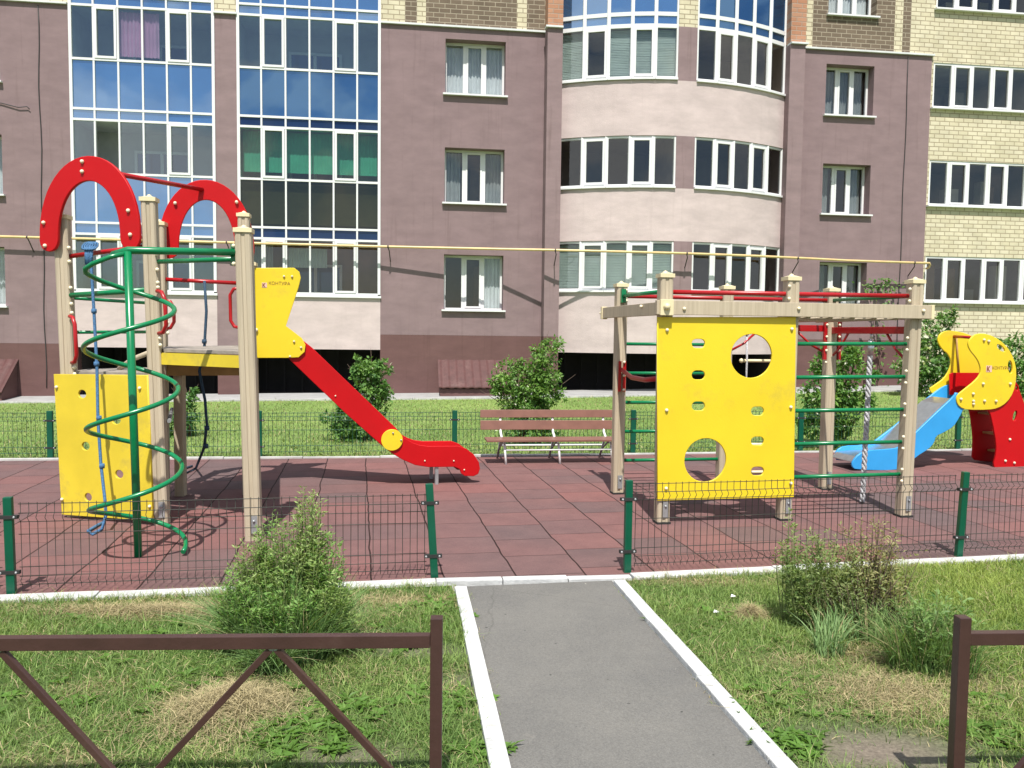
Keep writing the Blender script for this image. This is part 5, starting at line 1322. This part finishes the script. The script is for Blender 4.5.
PV = np.array(PV); DV = np.array(DV); L_ = rng.uniform(.08, .17, len(PV)); tn = rng.random((len(PV), 1))
leafmesh('leaves', PV, DV, np.tile([0, -.5, 1.], (len(PV), 1))+rng.normal(0, .3, (len(PV), 3)), L_, L_*.6, np.array([.05, .13, .03])*(1-tn)+np.array([.18, .28, .08])*tn, parent=tw)
b = MB(); b.tube([fw(11.35+.1*math.sin(z*2), .1, z) for z in np.linspace(0, 3.2, 12)], .012, 5); b.build('stems', 'bark', tw)

def clump(label, cx, cy, n, H, spread, cols, name='grass_clump', leanm=.5, w=(.004, .008), stems=0, seeds=0, dryf=.1, segs=4):
    root = thing(name, label, 'grass clump' if 'shrub' not in name else 'shrub', (cx, cy, 0))
    r_ = spread*np.sqrt(rng.random(n))*rng.uniform(.5, 1, n); a = rng.uniform(0, 2*np.pi, n)
    x = cx+r_*np.cos(a)*.6; y = cy+r_*np.sin(a)*.45
    az = a+rng.normal(0, .6, n)
    Hh = H*rng.uniform(.45, 1.0, n)*(1-.25*r_/spread)
    t = rng.random((n, 1)); col = np.array(cols[0])*(1-t)+np.array(cols[1])*t; dm = rng.random(n) < dryf; col[dm] = DR*.9
    blades('blades', np.stack([x, y, np.zeros(n)], 1), Hh, rng.uniform(w[0], w[1], n), np.clip(rng.gamma(3, leanm/3, n), .05, 1.6), col, parent=root, az=az, segs=segs)
    return root
def leafy_stems(root, cx, cy, ns, H, spread, leaf, cols, per=38, twig='bark', twr=.003, lo=.12):
    P, Dd, C = [], [], []; b = MB()
    for i in range(ns):
        a = random.uniform(0, 6.28); r0 = spread*.25*random.random(); r1 = spread*math.sqrt(random.random())
        h = H*random.choice((random.uniform(.35, .8), random.uniform(.7, 1.04)))*(1-.15*(r1/spread)**2)
        s0 = Vector((cx+r0*math.cos(a), cy+r0*math.sin(a)*.7, 0)); e = Vector((cx+r1*math.cos(a), cy+r1*math.sin(a)*.7, h)); m = s0.lerp(e, .5)+Vector((random.gauss(0, .03), random.gauss(0, .03), h*.12))
        crv = [s0*(1-t)**2+m*2*t*(1-t)+e*t*t for t in (i_/6 for i_ in range(7))]
        b.tube(crv, [twr*(1.3-i_/6) for i_ in range(7)], 4)
        for k in range(per):
            t = random.uniform(lo, 1); p = s0*(1-t)**2+m*2*t*(1-t)+e*t*t
            aa = random.uniform(0, 6.28); dd_ = Vector((math.cos(aa), math.sin(aa), random.uniform(.1, 1.1))); br = random.uniform(0, .07)*(1.2-t)
            P.append(p+dd_.normalized()*br); Dd.append(dd_); tt = random.random(); C.append(np.array(cols[0])*(1-tt)+np.array(cols[1])*tt)
    P, Dd, C = np.array(P), np.array(Dd), np.array(C); n = len(P); L_ = rng.uniform(.6, 1.3, n)*leaf
    leafmesh('leaves', P, Dd, np.tile([0, 0, 1.], (n, 1))+rng.normal(0, .6, (n, 3)), L_, L_*rng.uniform(.22, .4, n), C, parent=root)
    b.build('stems', twig, root)
c1 = gp(280, 665)
k1 = thing('grass_clump', 'tall feathery grass clump in front of the mesh fence left of the path', 'grass clump', (c1.x, c1.y+.15, 0))
def tuft(root, cx, cy, n, H, spread, cols, bias, lean, w=(.003, .008), dry=.06):
    r_ = spread*np.sqrt(rng.random(n)); a = rng.uniform(0, 2*np.pi, n); x = cx+r_*np.cos(a); y = cy+r_*np.sin(a)*.7
    az = np.where(rng.random(n) < .55, bias+rng.normal(0, .6, n), rng.uniform(0, 2*np.pi, n))
    t = np.clip(rng.normal(.5, .3, (n, 1)), 0, 1); col = (np.array(cols[0])*(1-t)+np.array(cols[1])*t)*rng.uniform(.75, 1.25, (n, 1)); dm = rng.random(n) < dry; col[dm] = DR*.9
    blades('blades', np.stack([x, y, np.zeros(n)], 1), H*rng.uniform(.35, 1.05, n), rng.uniform(w[0], w[1], n), np.clip(rng.gamma(3, lean/3, n), .05, 1.8), col, parent=root, az=az, segs=4)
for dx, dy, n_, H_, sp_, bi, le in ((-.14, .1, 1300, .40, .11, 2.8, .5), (.1, .05, 1300, .38, .12, .2, .55), (0, .2, 1500, .5, .15, 1.5, .35), (-.02, -.05, 700, .26, .13, -1.9, .7), (.14, .2, 900, .42, .1, .5, .45), (-.2, .2, 900, .42, .1, 3.4, .5)):
    tuft(k1, c1.x+dx, c1.y+dy, n_, H_, sp_, ((.08, .17, .05), (.24, .36, .14)), bi, le)
for dx, dy, ns, H_, sp_, c_ in ((.09, .25, 60, .88, .09, 1), (-.08, .25, 70, .74, .14, 0), (.04, .2, 70, .7, .2, 1), (.2, .22, 50, .66, .12, 0), (-.2, .2, 55, .62, .12, 1), (-.26, .1, 30, .46, .12, 0), (-.02, .08, 80, .46, .22, 0), (.26, .1, 30, .44, .12, 1)):
    leafy_stems(k1, c1.x+dx, c1.y+dy, ns, H_, sp_, .027, (((.11, .25, .05), (.26, .42, .12)), ((.15, .26, .06), (.34, .44, .16)))[c_], per=46, twig='stem_green', lo=.3)
c2 = gp(852, 634)
k2 = thing('twiggy_shrub', 'twiggy green shrub with brown stems in front of the fence right of the path', 'shrub', (c2.x, c2.y+.05, 0))
tuft(k2, c2.x-.02, c2.y-.02, 500, .24, .2, ((.08, .17, .05), (.22, .32, .12)), 2.0, .4)
for dx, dy, ns, H_, sp_, per, lo, tw_, c_ in ((-.24, .1, 46, .56, .17, 52, .12, 'stem_green', ((.12, .21, .06), (.28, .36, .13))), (-.06, .15, 50, .64, .2, 44, .25, 'stem_green', ((.15, .22, .06), (.32, .37, .15))),
                                  (.14, .12, 60, .66, .2, 26, .4, 'bark', ((.2, .22, .08), (.38, .36, .17))), (.3, .15, 34, .52, .18, 26, .4, 'bark', ((.18, .2, .07), (.34, .33, .15))), (-.33, .2, 7, .68, .1, 34, .5, 'stem_green', ((.15, .24, .06), (.32, .38, .15))), (.02, .0, 40, .38, .3, 30, .2, 'bark', ((.12, .18, .06), (.26, .3, .12)))):
    leafy_stems(k2, c2.x+dx, c2.y+dy, ns, H_, sp_, .03, c_, per=per, twig=tw_, lo=lo, twr=.0035)
c3 = gp(935, 680); k3 = thing('grass_clump', 'upright tuft of green grass beside the right brown fence post', 'grass clump', (c3.x, c3.y+.1, 0))
for dx, dy, bi in ((.02, .08, 1.2), (-.08, .12, 2.6), (.14, .05, .3), (.07, .2, 1.6)): tuft(k3, c3.x+dx, c3.y+dy, 420, .34, .1, ((.07, .16, .04), (.2, .3, .09)), bi, .6, (.002, .006), .12)
leafy_stems(k3, c3.x+.05, c3.y+.15, 60, .42, .24, .034, ((.1, .2, .05), (.2, .32, .1)), per=30, twig='stem_green')
c4 = gp(828, 655); k4 = thing('grass_clump', 'small pale tuft of long grass at the foot of the twiggy shrub', 'grass clump', (c4.x, c4.y, 0))
tuft(k4, c4.x, c4.y, 240, .25, .08, ((.14, .25, .09), (.25, .36, .15)), .9, .5)
def hay(label, px, py, sx, sy, n, h):
    p = gp(px, py); x = p.x+rng.normal(0, sx, n); y = p.y+rng.normal(0, sy, n); rr = np.exp(-(((x-p.x)/sx)**2+((y-p.y)/sy)**2)/2)
    o = blades('dry_grass', np.stack([x, y, h*rr*rng.random(n)], 1), rng.uniform(.02, .05, n), rng.uniform(.002, .0035, n), rng.uniform(1.2, 3.2, n), DR*rng.uniform(.5, 1.15, (n, 1)), 'dry')
    return tag(o, label, 'dry grass', kind='stuff')
hay('heap of cut dry grass in front of the tall clump', 228, 712, .15, .15, 3600, .1)
hay('small brown ball of dry grass in the right lawn', 750, 616, .04, .035, 900, .07)
hay('straw-coloured cut grass lying under the twiggy shrub', 880, 690, .2, .13, 2200, .03)
hay('strip of dry cut grass along the white kerb on the left', 180, 612, .5, .05, 3600, .03)
# tufts along kerbs
for lab, a, c, nn in (('small weeds sprouting along the front kerb of the left fence', off2(kl0, kl1, -.11)[0], off2(kl0, kl1, -.11)[1], 1500), ('small weeds sprouting along the front kerb of the right fence', off2(kr0, kr1, -.11)[0], off2(kr0, kr1, -.11)[1], 1500)):
    t = rng.random(nn); g_ = (np.abs(np.sin(t*37))*np.abs(np.sin(t*91+1)))
    x = a.x+(c.x-a.x)*t+rng.normal(0, .015, nn); y = a.y+(c.y-a.y)*t-np.abs(rng.normal(0, .03, nn))
    col = np.where(rng.random((nn, 1)) < .45, DR*.85, G2)*rng.uniform(.7, 1.2, (nn, 1))
    tag(blades('kerb_weeds', np.stack([x, y, np.zeros(nn)], 1), .03+.09*g_*rng.random(nn), rng.uniform(.002, .004, nn), rng.uniform(.3, 1.3, nn), col), lab, 'weeds', kind='stuff')
for lab, P0, P1, sg in (('sparse weeds growing along the left edge of the asphalt path', PL0, PLe, 1), ('sparse weeds growing along the right edge of the asphalt path', PR0, PRe, -1)):
    nn = 1400; t = rng.random(nn); g_ = np.clip(np.sin(t*43+sg)*np.sin(t*17), 0, 1); kp = rng.random(nn) < g_+.06; t = t[kp]; nn = len(t)
    inside = rng.random(nn) < .35
    off_ = np.where(inside, rng.normal(.012, .012, nn), -.09-np.abs(rng.normal(0, .02, nn)))*sg
    x = P0.x+(P1.x-P0.x)*t+off_; y = P0.y+(P1.y-P0.y)*t
    col = np.where(rng.random((nn, 1)) < .4, DR*.8, G2)*rng.uniform(.7, 1.2, (nn, 1))
    tag(blades('kerb_weeds', np.stack([x, y, np.zeros(nn)], 1), np.where(inside, .025, .06)*rng.uniform(.4, 1.2, nn), rng.uniform(.002, .004, nn), rng.uniform(.4, 1.4, nn), col), lab, 'weeds', kind='stuff')
# litter
for px, py, lab in ((733, 601, 'scrap of white paper lying in the grass nearer the fence'), (716, 617, 'scrap of white paper lying in the grass nearer the path')):
    p = gp(px, py); b = MB(); b.add([(p.x-.016, p.y, .03), (p.x+.012, p.y-.01, .035), (p.x+.02, p.y+.012, .03), (p.x-.006, p.y+.018, .04), (p.x-.016, p.y, .026), (p.x+.012, p.y-.01, .031), (p.x+.02, p.y+.012, .026), (p.x-.006, p.y+.018, .036)], [(0, 1, 2, 3), (7, 6, 5, 4), (0, 4, 5, 1), (1, 5, 6, 2), (2, 6, 7, 3), (3, 7, 4, 0)])
    tag(b.build('paper_scrap', 'white', origin=(p.x, p.y, 0)), lab, 'litter')
